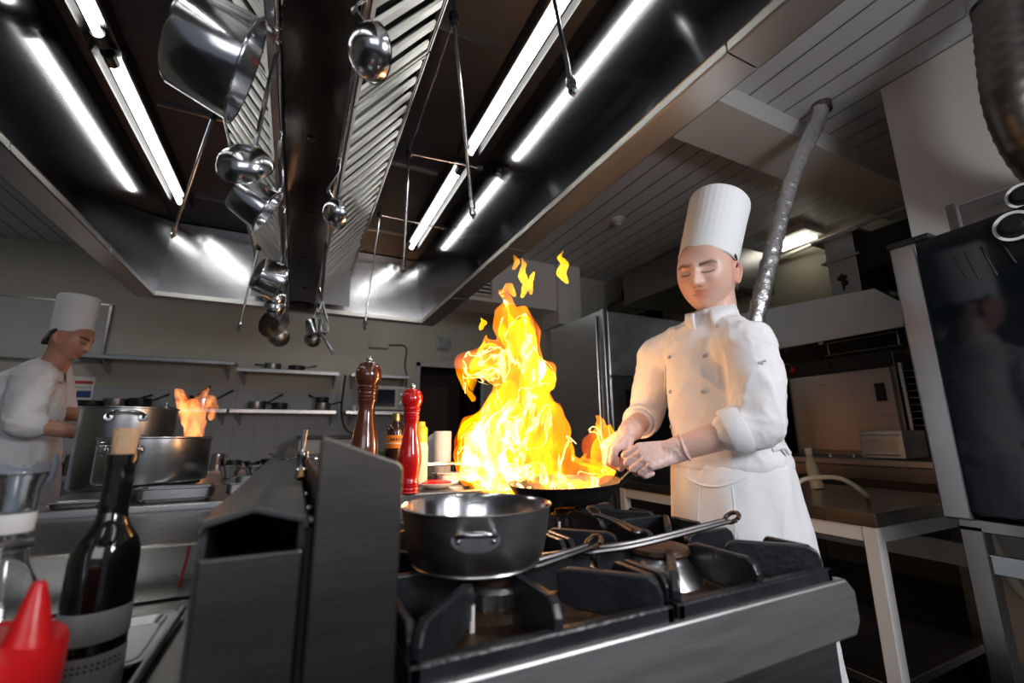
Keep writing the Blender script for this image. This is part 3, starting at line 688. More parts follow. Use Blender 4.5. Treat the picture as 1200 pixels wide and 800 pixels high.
# herb pot
x, y = .30, 1.80; t = thing('herb_pot', 'little green herb plant in a dark pot behind the splash guard', 'herb', (x, y, WZ))
MB().lathe([(0, 0), (.03, 0), (.04, .07), (.042, .07), (.042, .076), (.037, .076), (.036, .066), (0, .066)], Matrix.Translation((x, y, WZ)), 24).build('pot', BLACK, t, smooth=True)
mb = MB()
for k in range(70):
    a = random.random()*6.28; e = .2+random.random()*1.2; L = .02+.035*random.random()
    p0 = V(x+.02*math.cos(a)*random.random(), y+.02*math.sin(a), WZ+.07); p1 = p0+V(math.cos(a)*math.cos(e), math.sin(a)*math.cos(e), math.sin(e))*L; s = V(-math.sin(a), math.cos(a), 0)*.006
    mb.poly([p0, p0.lerp(p1, .5)+s, p1, p0.lerp(p1, .5)-s], [(0, 1, 2, 3)])
mb.build('leaves', GREEN, t, solid=.0008)
# squeeze bottle yellow cap
x, y = .367, 1.44; t = thing('squeeze_bottle', 'cream squeeze bottle with a square yellow cap behind the red mill', 'bottle', (x, y, WZ)); M = Matrix.Translation((x, y, WZ))
MB().lathe([(0, 0), (.026, 0), (.028, .005), (.028, .125), (.024, .145), (0, .146)], M, 28).build('bottle_body', CREAM, t, smooth=True)
MB().lathe([(.0245, .14), (.025, .185), (.023, .19), (.017, .194), (.016, .208), (0, .209)], M, 28).build('cap', YEL, t, smooth=True)
# white napkin dispensers
x, y = .60, 2.15
def boxthing(name, label, cat, x0, x1, y0, y1, z0, z1, m, bev=.003, group=None):
    t = thing(name, label, cat, ((x0+x1)/2, (y0+y1)/2, z0), group)
    return t
t = thing('paper_roll', 'upright white paper roll on the rack left of the flames', 'paper roll', (.53, 1.70, WZ))
M = Matrix.Translation((.527, 1.71, WZ)); MB().lathe([(0, .0), (.034, .0), (.035, .004), (.035, .176), (.033, .18), (.011, .18), (.011, .172), (0, .172)], M, 36).build('roll', PAPER, t, smooth=True)
t = thing('napkin_box', 'white slant-topped napkin box between the yellow-capped bottle and the paper roll', 'box', (.45, 1.8, WZ))
MB().prism([(.480, 1.80, WZ), (.480, 1.80, WZ+.13), (.535, 1.80, WZ+.172), (.535, 1.80, WZ)], (0, .09, 0)).build('box_body', PAPER, t, bevel=.003)
MB().prism([(.488, 1.799, WZ+.02), (.488, 1.799, WZ+.12), (.525, 1.799, WZ+.145), (.525, 1.799, WZ+.02)], (0, -.001, 0)).build('front_slot', LABELW, t)
# plate with red sauce
x, y = .42, 1.425; t = thing('small_plate', 'small white dish on the counter between red mill and flames', 'plate', (x, y, WZ)); M = Matrix.Translation((x, y, WZ))
MB().lathe([(0, 0), (.035, 0), (.045, .004), (.071, .016), (.072, .018), (.069, .0185), (.045, .008), (.03, .005), (0, .005)], M, 40).build('dish', MILK, t, smooth=True)
o = MB().lathe([(0, .0055), (.03, .0065), (.05, .0115), (.052, .019), (.03, .024), (0, .025)], M, 36).build('red_sauce', SAUCE, smooth=True)
tag(o, 'mound of bright red sauce in the small white dish', 'sauce')
# rack and steel trays left of flames
t = thing('wire_rack', 'long steel wire rack on the prep counter behind the white dish', 'rack', (.5, 1.62, WZ))
mb = MB()
for y in (1.56, 1.60, 1.64): mb.tube([(.40, y, WZ+.062), (.74, y, WZ+.062)], .004, 8)
for x in (.41, .52, .63, .735): mb.tube([(x, 1.56, WZ+.062), (x, 1.64, WZ+.062)], .0035, 8)
mb.build('rack_top', CHROME, t, smooth=True)
for x in (.41, .55): MB().tube([(x, 1.56, WZ+.06), (x, 1.56, WZ+.0)], .0035, 8).build('rack_leg', CHROME, t, smooth=True)
for x in (.41, .55): MB().tube([(x, 1.64, WZ+.06), (x, 1.64, WZ+.0)], .0035, 8).build('rack_leg', CHROME, t, smooth=True)
def gn_tray(name, label, x0, x1, y0, y1, z0, h, m=STEEL, cat='tray', group=None, handle=False):
    t = thing(name, label, cat, ((x0+x1)/2, (y0+y1)/2, z0), group)
    def ring(x0, x1, y0, y1, z, r, n=5):
        out = []
        for cx, cy, a in ((x1-r, y1-r, 0), (x0+r, y1-r, PI/2), (x0+r, y0+r, PI), (x1-r, y0+r, 1.5*PI)):
            for k in range(n+1): out.append(V(cx+r*math.cos(a+PI/2*k/n), cy+r*math.sin(a+PI/2*k/n), z))
        return out
    f = .012; mb = MB()
    mb.loft([ring(x0+f+.01, x1-f-.01, y0+f+.01, y1-f-.01, z0, .02), ring(x0+f, x1-f, y0+f, y1-f, z0+.012, .022), ring(x0+f, x1-f, y0+f, y1-f, z0+h-.004, .022), ring(x0, x1, y0, y1, z0+h, .03), ring(x0, x1, y0, y1, z0+h+.003, .03),
             ring(x0+f+.003, x1-f-.003, y0+f+.003, y1-f-.003, z0+h+.001, .02), ring(x0+f+.003, x1-f-.003, y0+f+.003, y1-f-.003, z0+.014, .02), ring(x0+f+.012, x1-f-.012, y0+f+.012, y1-f-.012, z0+.004, .018)])
    mb.build('tray_body', m, t, smooth=35)
    return t
gn_tray('steel_tray', 'steel tray standing left of the flames under the wire rack', .43, .56, 1.47, 1.555, WZ, .035)
t = gn_tray('steel_tray', 'shallow steel tray on the counter behind the wire rack', .40, .555, 1.9, 2.2, WZ, .05)

# ================================================================== LEFT ROW
lr = thing('cooking_range', 'far left steel range carrying the two big stock pots', 'range', (-.43, 2.6, 0))
MB().box(-.78, -.08, 1.93, 3.3, .1, .86).build('body', DSTEEL, lr, bevel=.003)
MB().box(-.80, -.078, 1.9, 3.32, .862, .90).build('top_rail', STEEL, lr, bevel=.006)
MB().box(-.78, -.09, 1.92, 1.93, .3, .84).build('side_panel', STEEL, lr, bevel=.003)
for x in (-.74, -.12):
    for y in (1.98, 3.25): MB().lathe([(.02, .1), (.02, .02), (.026, 0), (0, 0)], Matrix.Translation((x, y, 0)), 12).build('leg', STEEL, lr, smooth=True)
gd = thing('griddle', 'low dark griddle unit between the far left range and the bottles', 'griddle', (-.43, 1.5, 0))
MB().box(-.78, -.08, 1.19, 1.88, .1, .868).build('body', STEEL, gd, bevel=.003)
MB().box(-.775, -.085, 1.21, 1.875, .866, .878).build('griddle_plate', IRON, gd, bevel=.004)
mb = MB(); mb.box(-.78, -.08, 1.17, 1.195, .80, .905); mb.build('front_splash', STEELT, gd, bevel=.004)
mb = MB(); mb.tube(bez([(-.177, 1.168, .90), (-.179, 1.168, .87), (-.184, 1.168, .835), (-.185, 1.168, .822)], 4), .0022, 6); mb.build('red_drip', REDI, gd, smooth=True)
for x in (-.74, -.12):
    for y in (1.25, 1.8): MB().lathe([(.02, .1), (.02, .02), (.026, 0), (0, 0)], Matrix.Translation((x, y, 0)), 12).build('leg', STEEL, gd, smooth=True)
sc_ = thing('side_counter', 'low dark steel counter at the near left where the bottles stand', 'counter', (-.43, .7, 0))
MB().box(-.80, -.08, .30, 1.165, .77, .80).build('worktop', STEELT, sc_, bevel=.003)
MB().box(-.78, -.09, .33, 1.15, .1, .77).build('cabinet_body', DSTEEL, sc_)
for x in (-.74, -.12):
    for y in (.38, 1.1): MB().lathe([(.02, .1), (.02, .02), (.026, 0), (0, 0)], Matrix.Translation((x, y, 0)), 12).build('leg', STEEL, sc_, smooth=True)
gn_tray('steel_tray', 'empty steel tray with a rolled rim lying beside the wine bottle', -.52, -.158, .84, 1.06, .8, .012)
t = thing('steel_rail', 'narrow steel rail lying along the counter edge beside the flue', 'rail', (-.15, .8, .80))
MB().tube([(-.158, 1.06, .812), (-.160, .60, .812)], .006, 10).build('rail_bar', STEEL, t, smooth=True)
# wine bottle
x, y = -.212, .80; t = thing('wine_bottle', 'black wine bottle with a cork stopper and pale label in the left foreground', 'bottle', (x, y, .8)); M = Matrix.Translation((x, y, .8))
MB().lathe([(0, .004), (.028, 0), (.0345, .004), (.0365, .012), (.0365, .162), (.0352, .176), (.0305, .190), (.0225, .203), (.0175, .213), (.0155, .225), (.0150, .285), (.0165, .286), (.0165, .296), (0, .296)], M, 48).build('bottle_body', WINE, t, smooth=True)
MB().lathe([(.0158, .222), (.0162, .224), (.0158, .284), (.0173, .285), (.0173, .298), (.013, .2985)], M, 32).build('capsule', WINE, t, smooth=True)
MB().lathe([(.0125, .292), (.0135, .30), (.0150, .331), (.0140, .333), (0, .333)], M, 28).build('cork_stopper', CORK, t, smooth=True)
lb = MB().lathe([(.0368, .072), (.0371, .073), (.0371, .107), (.0368, .108)], M, 48).build('label', LABELG, t, smooth=True); lb['label'] = 'plain pale upper label band'
lb = MB().lathe([(.0368, .012), (.0371, .013), (.0371, .058), (.0368, .059)], M, 48).build('label', LABELG, t, smooth=True)
mb = MB()
for k in range(14):
    a = math.radians(-140+9*k)
    for z in (.050, .044):
        c_ = V(x+.0372*math.cos(a), y+.0372*math.sin(a), .8+z); u = V(math.cos(a), math.sin(a), 0); s = V(-u.y, u.x, 0)
        mb.prism([c_-s*.0018-V(0, 0, .001), c_+s*.0016-V(0, 0, .001), c_+s*.0012+V(0, 0, .0012), c_-s*.0014+V(0, 0, .0012)], u*.0004)
mb.build('label_print', BLACK, lb)
# clear glass oil bottle
x, y = -.285, .735; t = thing('glass_bottle', 'clear glass long-necked bottle at the left edge beside the wine bottle', 'bottle', (x, y, .8)); M = Matrix.Translation((x, y, .8))
outer = [(0, .0), (.036, .0), (.046, .006), (.048, .02), (.048, .10), (.042, .135), (.030, .160), (.021, .18), (.019, .21), (.019, .262), (.023, .275), (.024, .28)]
inner = [(.021, .279), (.0165, .262), (.0165, .21), (.0185, .182), (.028, .158), (.039, .133), (.045, .10), (.045, .02), (.042, .01), (0, .008)]
MB().lathe(outer+inner, M, 48).build('bottle_body', GLASS, t, smooth=True)
MB().lathe([(.0195, .195), (.0225, .197), (.0225, .205), (.0195, .207)], M, 32).build('neck_ring', GLASS, t, smooth=True)
MB().lathe([(.0192, .215), (.0196, .216), (.0196, .235), (.0192, .236)], M, 32).build('neck_label', LABELW, t, smooth=True)
o = MB().lathe([(0, .0085), (.041, .0105), (.0444, .0205), (.0444, .085), (0, .085)], M, 40).build('cooking_oil', mat('pale_oil', (.55, .58, .6), .05, 0, .02, 8, .01, trans=.9, ior=1.38), t, smooth=True)
# red squeeze jug
x, y = -.245, .575; t = thing('red_container', 'bright red plastic container with a pointed spout in the bottom left corner', 'container', (x, y, .8)); M = Matrix.Translation((x, y, .8))
MB().lathe([(0, 0), (.066, 0), (.070, .005), (.070, .105), (0, .105)], M, 40).build('container_body', REDP, t, smooth=True)
mb = MB().lathe([(.072, .100), (.074, .104), (.074, .139), (.071, .145), (.050, .151), (.048, .149), (0, .149)], M, 40)
mb.build('lid', REDP, t, smooth=True)
q = at(36, 735, y=y-.01); q.z = .946
MB().lathe([(.017, 0), (.0145, .01), (.0055, .047), (.004, .05), (0, .05)], Matrix.Translation(q), 24).build('spout', REDP, t, smooth=True)

# stock pots
def pot(x, y, r, h, z, label, hand):
    t = thing('stock_pot', label, 'stock pot', (x, y, z), 'stock pots'); M = Matrix.Translation((x, y, z))
    MB().lathe([(0, 0), (r*.97, 0), (r, .008), (r, h-.006), (r+.006, h-.002), (r+.006, h+.002), (r-.004, h), (r-.004, .012), (0, .008)], M, 72).build('pot_body', STEEL, t, smooth=True)
    for a in hand:
        a = math.radians(a); u = V(math.cos(a), math.sin(a), 0); s = V(-u.y, u.x, 0); b0 = V(x, y, z+h-.045)+u*r
        mid = [b0+s*.058, b0+s*.058+u*.022+V(0, 0, .012), b0+s*.03+u*.05+V(0, 0, .024), b0-s*.03+u*.05+V(0, 0, .024), b0-s*.058+u*.022+V(0, 0, .012), b0-s*.058]
        h_ = MB().tube(bez(mid, 6), .0068, 12).build('pot_handle', CHROME, t, smooth=True)
        for q in (-1, 1): MB().lathe([(.018, 0), (.016, .003), (0, .004)], frame(b0+s*.058*q-u*.0, u), 16).build('handle_boss', CHROME, h_, smooth=True)
    return t
pot(-.487, 2.22, .178, .165, .955, 'wide shallow stock pot in front, right of the tall pot', (-112, 68))
MB()
pot(-.70, 2.66, .178, .350, .902, 'tall stock pot behind the shallow one, next to the left cook', (-80, 100))
st = thing('pot_stand', 'low iron trivet lifting the front stock pot', 'trivet', (-.487, 2.22, .90))
mb = MB(); mb.tube([V(-.487+.15*math.cos(a), 2.22+.15*math.sin(a), .946) for a in np.linspace(0, 2*PI, 40)[:-1]], .008, 8, closed=True)
mb.build('ring', IRON, st, smooth=True)
for k in range(4):
    a = PI/4+k*PI/2; MB().tube([(-.487+.15*math.cos(a), 2.22+.15*math.sin(a), .9), (-.487+.15*math.cos(a), 2.22+.15*math.sin(a), .946)], .008, 8).build('foot', IRON, st, smooth=True)
gn_tray('steel_tray', 'shallow steel tray in front of the wide stock pot', -.475, -.235, 1.93, 2.045, .902, .045)
gn_tray('steel_tray', 'small steel tray beside the flue ridge, right of the pots', -.225, -.09, 1.98, 2.35, .902, .045)
t = gn_tray('steel_tray', 'flat steel tray lying at the left end of the range top', -.70, -.53, 1.92, 2.02, .902, .016)
for k, (x, y, r, lab) in enumerate(((-.17, 2.75, .05, 'small dark bowl on the range top near the flue ridge'), (-.30, 2.9, .055, 'small dark bowl behind, just right of the wide stock pot'))):
    t = thing('bowl', lab, 'bowl', (x, y, .902)); MB().lathe([(0, 0), (r*.6, 0), (r, .06), (r+.003, .063), (r-.003, .062), (r*.55, .006), (0, .005)], Matrix.Translation((x, y, .902)), 32).build('bowl_body', DSTEEL, t, smooth=True)

# back counter along the back wall, with crockery
bc = thing('back_counter', 'long low counter along the back wall crowded with dark pots', 'counter', (-1., 4.9, 0))
MB().box(-2.6, .0, 4.55, 5.25, .80, .84).build('worktop', STEEL, bc, bevel=.004)
MB().box(-2.58, -.02, 4.6, 5.22, .1, .80).build('cabinet_body', DSTEEL, bc)
for x in (-2.5, -.1): 
    for y in (4.65, 5.2): MB().lathe([(.02, .1), (.02, .02), (.026, 0), (0, 0)], Matrix.Translation((x, y, 0)), 12).build('leg', STEEL, bc, smooth=True)
items = [(-.60, 4.8, .06, .13, CHROME, 'tall steel jug at the left of the crockery on the back counter'), (-.47, 4.75, .07, .07, BLACK, 'black bowl next to the steel jug on the back counter'),
         (-.33, 4.8, .07, .06, DSTEEL, 'grey bowl in the middle of the back counter crockery'), (-.20, 4.78, .065, .075, BLACK, 'second black bowl on the back counter, right of the grey bowl'), (-.07, 4.8, .06, .055, BLACK, 'rightmost black bowl at the end of the back counter'),
         (-1.78, 4.8, .09, .12, BLACK, 'dark pot on the back counter behind the left cook'), (-1.55, 4.75, .07, .15, DSTEEL, 'tall dark canister on the back counter beside the left cook')]
for x, y, r, h, m_, lab in items:
    nm = 'jug' if 'jug' in lab else 'canister' if 'canister' in lab else 'cooking_pot' if 'pot ' in lab else 'bowl'
    t = thing(nm, lab, nm.replace('_', ' '), (x, y, .84)); M = Matrix.Translation((x, y, .84))
    if nm == 'bowl': MB().lathe([(0, 0), (r*.55, 0), (r*.9, h*.6), (r, h), (r-.003, h), (r*.85, h*.6), (r*.5, .006), (0, .006)], M, 32).build('bowl_body', m_, t, smooth=True)
    else:
        MB().lathe([(0, 0), (r*.9, 0), (r*.95, .01), (r*.85, h), (r*.9, h+.003), (r*.8, h), (r*.85, .01), (0, .008)], M, 32).build('vessel', m_, t, smooth=True)
        MB().tube(bez([(x+r*.85, y-.0, .84+h*.85), (x+r*1.5, y, .84+h*.75), (x+r*1.5, y, .84+h*.35), (x+r*.88, y, .84+h*.25)], 5), .005, 8).build('handle', m_, t, smooth=True)
for k in range(3):
    t = thing('plate_stack', ['low stack of white plates in front of the black bowls', 'low stack of grey plates right of the white plates', 'stack of plates at the far right end of the back counter'][k], 'plates', (-.45+.18*k, 4.62, .84))
    MB().lathe([(0, 0), (.05, 0), (.075, .02), (.078, .022), (.078, .03), (.074, .028), (.05, .012), (0, .01)], Matrix.Translation((-.45+.18*k, 4.65, .84)), 28).build('plates', (MILK, GALV, MILK)[k], t, smooth=True)
# white appliance with dark top at the middle
ap = thing('under_counter_unit', 'pale unit with a black top behind the splash guard', 'appliance', (.32, 4.9, 0))
MB().box(.04, .62, 4.6, 5.2, .1, 1.09).build('body', GREYP, ap, bevel=.01)
MB().box(.02, .64, 4.58, 5.22, 1.09, 1.125).build('dark_top', BLACK, ap, bevel=.008)
MB().tube([(.5, 4.59, .95), (.5, 4.55, .95), (.5, 4.55, 1.05), (.5, 4.59, 1.05)], .006, 8).build('door_handle', CHROME, ap, smooth=True)
for x in (.08, .58): MB().lathe([(.02, .1), (.026, 0), (0, 0)], Matrix.Translation((x, 4.7, 0)), 12).build('leg', BLACK, ap)

# ---- wall shelves
def shelf(x0, x1, z, d, label, br=()):
    t = thing('shelf', label, 'shelf', ((x0+x1)/2, BY, z)); mb = MB()
    mb.box(x0, x1, BY-d, BY, z-.006, z); mb.box(x0, x1, BY-d, BY-d+.005, z-.04, z)
    mb.build('shelf_board', STEEL, t, bevel=.002)
    for x in br: MB().prism([(x, BY, z-.006), (x, BY-d*.9, z-.006), (x, BY-d*.9, z-.03), (x, BY, z-.16)], (.012, 0, 0)).build('bracket', STEEL, t)
    return t
d = .30
u = at(105, 415, y=BY-d).z; shelf(-1.95, -.62, 1.89, d, 'high dark steel shelf on the back wall right of the left cook', (-1.7, -.7))
shelf(-.60, .40, 1.83, d, 'upper middle wall shelf with two small dark pans', (-.55, .36))
shelf(.53, 1.20, 1.83, d, 'upper right wall shelf above the microwave', (.56, 1.15))
shelf(-1.95, -.64, 1.40, d, 'lower left wall shelf lined with frying pans', (-1.7, -.7))
shelf(-.62, .40, 1.40, d, 'lower middle wall shelf with stacked small saucepans', (-.55, .36))
shelf(.50, 1.20, 1.40, d, 'lower right wall shelf carrying the microwave', (.56, 1.15))
def wpan(x, z, r, h, hl, ha, he, label, m=DSTEEL, y=BY-.16, group='pans on the wall shelves'):
    t = thing('small_saucepan', label, 'saucepan', (x, y, z), group); M = Matrix.Translation((x, y, z))
    MB().lathe([(0, 0), (r*.92, 0), (r, h*.3), (r, h), (r+.003, h+.002), (r-.004, h), (r-.004, .01), (0, .008)], M, 28).build('pan_body', m, t, smooth=True)
    u = V(math.cos(ha)*math.cos(he), math.sin(ha)*math.cos(he), math.sin(he)); b0 = V(x+math.cos(ha)*r, y+math.sin(ha)*r, z+h*.85)
    MB().tube([b0, b0+u*hl*.3, b0+u*hl], [.006, .008, .011], 8).build('handle', BLACK, t, smooth=True)
    return t
wpan(-.28, 1.83, .085, .07, .12, 2.6, .1, 'small steel saucepan on the upper middle shelf'); wpan(-.04, 1.83, .085, .06, .13, .3, .25, 'dark pan on the upper middle shelf, right one', BLACK)
wpan(-.39, 1.40, .085, .08, .2, .35, .6, 'saucepan with a raised handle on the lower middle shelf'); wpan(-.17, 1.40, .075, .075, .1, 2.8, .3, 'black saucepan right of the raised-handle one', BLACK)
wpan(.26, 1.40, .085, .085, .12, .3, .3, 'saucepan at the right end of the lower middle shelf'); wpan(.25, 1.487, .07, .06, .1, 2.6, .4, 'pan stacked on top of the right-end saucepan', BLACK)
wpan(-.87, 1.40, .085, .10, .22, .5, .6, 'steel saucepan with an up-tilted handle behind the small left flames', CHROME); wpan(-1.0, 1.40, .05, .13, .18, .35, .8, 'black ladle pot beside the flame-lit saucepan', BLACK)
wpan(-1.74, 1.40, .09, .06, .12, 3.0, .1, 'leftmost dark pan on the lower left shelf', BLACK); wpan(-1.56, 1.40, .10, .08, .18, .4, .4, 'dark wide pan second from left on the lower left shelf'); wpan(-1.38, 1.40, .09, .09, .15, .5, .5, 'dark pan in the middle of the lower left shelf', BLACK)
t = thing('lid', 'silver pan lid lying on the lower left shelf', 'lid', (-1.17, BY-.16, 1.40)); MB().lathe([(.08, 0), (.08, .006), (.05, .022), (.01, .03), (.01, .04), (.018, .045), (.018, .052), (0, .054)], Matrix.Translation((-1.17, BY-.16, 1.40)), 28).build('lid_body', CHROME, t, smooth=True)
# microwave
mw = thing('microwave', 'white microwave oven on the wall shelf behind the brown mill', 'microwave', (.95, BY-.2, 1.40))
MB().box(.66, 1.17, BY-.28, BY-.02, 1.415, 1.695).build('body', WHITE, mw, bevel=.008)
MB().box(.80, 1.04, BY-.286, BY-.28, 1.455, 1.655).build('door_window', DGLASS, mw, bevel=.002)
MB().box(1.07, 1.15, BY-.286, BY-.28, 1.445, 1.665).build('control_panel', GREYP, mw, bevel=.002)
for k in range(2): MB().lathe([(.018, 0), (.016, .015), (0, .015)], frame((1.11, BY-.286, 1.50+.1*k), (0, -1, 0)), 16).build('dial', GALV, mw, smooth=True)
for x in (.70, 1.12): MB().box(x, x+.03, BY-.26, BY-.23, 1.40, 1.415).build('foot', BLACK, mw)
t = thing('cup', 'small white cup on the microwave shelf', 'cup', (.60, BY-.2, 1.40)); MB().lathe([(0, 0), (.025, 0), (.03, .06), (.032, .065), (.027, .06), (0, .01)], Matrix.Translation((.60, BY-.2, 1.40)), 20).build('cup_body', MILK, t, smooth=True)
# wall odds
t = thing('junction_box', 'grey electrical box high on the back wall above the doorway', 'electrical box', (1.68, BY, 2.33))
MB().box(1.60, 1.77, BY-.05, BY, 2.25, 2.41).build('box_body', GREYP, t, bevel=.006); mb = MB()
for i in range(2):
    for j in range(2): mb.box(1.615+.075*i, 1.68+.075*i, BY-.055, BY-.05, 2.262+.072*j, 2.325+.072*j)
mb.build('switch_plate', GALV, t, bevel=.002)
o = MB().tube(bez([(1.685, BY-.006, 2.25), (1.70, BY-.006, 2.15), (1.8, BY-.006, 2.13), (1.86, BY-.006, 2.2), (1.86, BY-.006, 2.6)], 6), .006, 6).build('cable', GREYP, smooth=True); tag(o, 'looped cable below the grey electrical box', 'cable')
o = MB().tube(bez([(.99, BY-.009, 2.25), (1.2, BY-.009, 2.24), (1.2, BY-.009, 2.0), (1.23, BY-.012, 1.85), (1.22, BY-.009, 1.7)], 8), .009, 6).build('cable', BLACK, smooth=True); tag(o, 'black cable drooping over the right end of the microwave shelf', 'cable')
o = MB().tube(bez([(.465, BY-.31, 1.80), (.455, BY-.31, 1.6), (.45, BY-.31, 1.38), (.50, BY-.35, 1.2), (.60, BY-.375, 1.13)], 8), .012, 8).build('cable', BLACK, smooth=True); tag(o, 'thick black cable hanging between the middle and right wall shelves', 'cable')
t = thing('socket_box', 'small white socket box on the back wall above the brown mill', 'socket', (.86, BY, 2.26)); MB().box(.74, .98, BY-.03, BY, 2.2, 2.3).build('box_body', WALLC, t, bevel=.004)
mb = MB(); mb.lathe([(.03, 0), (.03, .004), (0, .004)], frame((.80, BY-.03, 2.25), (0, -1, 0)), 16); mb.lathe([(.03, 0), (.03, .004), (0, .004)], frame((.91, BY-.03, 2.25), (0, -1, 0)), 16); mb.build('socket_face', GREYP, t)
# poster and whiteboard
a = at(86, 443, y=BY-.01); b = at(107, 466, y=BY-.01)
ps = thing('notice', 'white notice with a red band and a blue block beside the left cook', 'notice', (a.x, BY-.01, 1.5))
MB().box(-1.97, -1.79, BY-.008, BY, 1.48, 1.70).build('sheet', PAPER, ps)
MB().box(-1.955, -1.805, BY-.010, BY-.008, 1.63, 1.66).build('red_band', REDI, ps)
MB().box(-1.955, -1.805, BY-.010, BY-.008, 1.50, 1.565).build('blue_block', BLUE, ps)
mb = MB()
for k in range(6): mb.box(-1.948+.024*k, -1.934+.024*k, BY-.0115, BY-.010, 1.59, 1.603)
mb.build('text_line', LINE, ps)
wb = thing('whiteboard', 'large pale whiteboard on the back wall behind the left cook', 'whiteboard', (-2.9, BY, 2.1))
MB().box(-4.2, -1.78, BY-.03, BY, 1.85, 2.42).build('board', GREYP, wb, bevel=.004)
mb = MB(); mb.box(-4.22, -1.76, BY-.035, BY, 2.42, 2.435); mb.box(-1.78, -1.76, BY-.035, BY, 1.85, 2.43); mb.box(-4.22, -1.76, BY-.035, BY, 1.835, 1.85); mb.build('frame', DSTEEL, wb)

# ================================================================== TALL FRIDGE + APPLIANCE (behind the flames)
fr = thing('tall_fridge', 'tall stainless steel fridge with two doors behind the flames', 'fridge', (2.2, 2.8, 0))
MB().box(1.92, 2.72, 2.46, 3.16, .12, 2.0).build('body', STEEL, fr, bevel=.006)
MB().box(1.955, 2.70, 2.43, 2.455, 1.52, 1.985).build('upper_door', GALV, fr, bevel=.006)
ld = MB().box(1.955, 2.70, 2.43, 2.455, .16, 1.505).build('lower_door', DSTEEL, fr, bevel=.006)
MB().box(2.08, 2.58, 2.424, 2.43, .9, 1.42).build('door_window', DGLASS, ld, bevel=.004)
MB().box(1.915, 1.94, 2.43, 2.46, .14, 2.0).build('corner_strip', STEEL, fr, bevel=.004)
MB().box(1.944, 1.950, 2.425, 2.46, .14, 2.0).build('corner_strip', CHROME, fr, bevel=.002)
MB().box(1.90, 1.915, 2.5, 3.1, .16, 1.97).build('side_door', STEEL, fr, bevel=.005)
MB().tube([(2.64, 2.43, 1.6), (2.64, 2.39, 1.62), (2.64, 2.39, 1.85), (2.64, 2.43, 1.87)], .008, 8).build('door_handle', CHROME, fr, smooth=True)
for x in (1.97, 2.67):
    for y in (2.52, 3.1): MB().lathe([(.02, .12), (.02, .02), (.026, 0), (0, 0)], Matrix.Translation((x, y, 0)), 12).build('leg', STEEL, fr, smooth=True)

# ================================================================== WORK TABLE (right)
tb = thing('work_table', 'long white-framed table with a dark steel top behind the chef', 'table', (2.15, 1.5, 0))
TX0, TX1, TY0, TY1, TZ0 = 1.765, 2.56, .86, 2.18, .85
MB().box(TX0, TX1, TY0, TY1, TZ0-.045, TZ0).build('tabletop', STEELT, tb, bevel=.003)
for x in (TX0+.005, TX1-.05):
    for y in (TY0+.005, TY1-.05): MB().box(x, x+.045, y, y+.045, 0, TZ0-.045).build('leg', WHITE, tb, bevel=.003)
mb = MB(); mb.box(TX0+.008, TX0+.04, TY0+.05, TY1-.05, TZ0-.095, TZ0-.047); mb.box(TX1-.04, TX1-.008, TY0+.05, TY1-.05, TZ0-.095, TZ0-.047); mb.box(TX0+.05, TX1-.05, TY0+.008, TY0+.04, TZ0-.095, TZ0-.047); mb.box(TX0+.05, TX1-.05, TY1-.04, TY1-.008, TZ0-.095, TZ0-.047)
mb.build('apron_rail', WHITE, tb, bevel=.002)
MB().box(TX0+.05, TX1-.05, TY0+.05, TY1-.05, .28, .31).build('lower_shelf', DSTEEL, tb, bevel=.003)
MB().box(TX0+.05, TX1-.05, TY0+.05, TY1-.05, .03, .05).build('bottom_shelf', DSTEEL, tb, bevel=.003)
# counter behind the table with lower white rail
c2 = thing('rear_counter', 'steel counter against the right wall below the cabinets', 'counter', (3.4, 1.6, 0))
MB().box(2.85, 4.0, 1.02, 3.6, .935, .97).build('worktop', STEEL, c2, bevel=.004)
MB().box(2.85, 2.87, 1.02, 3.6, .86, .935).build('front_edge', STEELT, c2, bevel=.004)
MB().box(2.86, 2.90, 1.05, 3.55, .50, .60).build('lower_rail', WHITE, c2, bevel=.003)
MB().box(2.95, 3.98, 1.05, 3.55, .10, .13).build('lower_shelf', DSTEEL, c2)
for y in (1.05, 2.3, 3.5):
    for x in (2.865, 3.9): MB().box(x, x+.04, y, y+.04, 0, .935).build('leg', STEELT, c2, bevel=.003)
# cabinets on the counter
cb = thing('steel_cabinet', 'stainless steel cabinet with a flat door and a black latch on the right counter', 'cabinet', (3.5, 1.7, .97))
cy0, cy1 = 1.33, 1.98
MB().box(3.22, 3.8, cy0, cy1, .97, 1.60).build('body', DSTEEL, cb, bevel=.004)
dr = MB().box(3.195, 3.22, cy0+.02, cy1-.03, 1.0, 1.50).build('door', STEEL, cb, bevel=.004)
MB().box(3.185, 3.195, cy0+.06, cy0+.11, 1.30, 1.41).build('door_latch', BLACK, dr, bevel=.003)
MB().box(3.19, 3.21, cy0, cy1, 1.505, 1.60).build('control_strip', BLACK, cb, bevel=.003)
MB().lathe([(.02, 0), (.018, .02), (0, .02)], frame((3.19, cy1-.07, 1.555), (-1, 0, 0)), 16).build('red_switch', REDL, cb, smooth=True)
MB().lathe([(.02, 0), (.018, .02), (0, .02)], frame((3.19, cy1-.3, 1.555), (-1, 0, 0)), 16).build('dial', BLACK, cb, smooth=True)
dk = thing('dark_oven', 'dark cabinet with a row of small white dots seen past the chef elbow', 'oven', (3.4, 2.3, .97))
MB().box(3.15, 3.8, 2.02, 2.65, .97, 1.56).build('body', DSTEEL, dk, bevel=.004)
MB().box(3.135, 3.15, 2.04, 2.63, 1.0, 1.52).build('door', BLACK, dk, bevel=.004)
mb = MB()
for k in range(9): mb.ball((3.132, 2.18-.004*k, 1.42-.036*k), .006, n=8)
mb.build('indicator_dots', LABELW, dk, smooth=True)
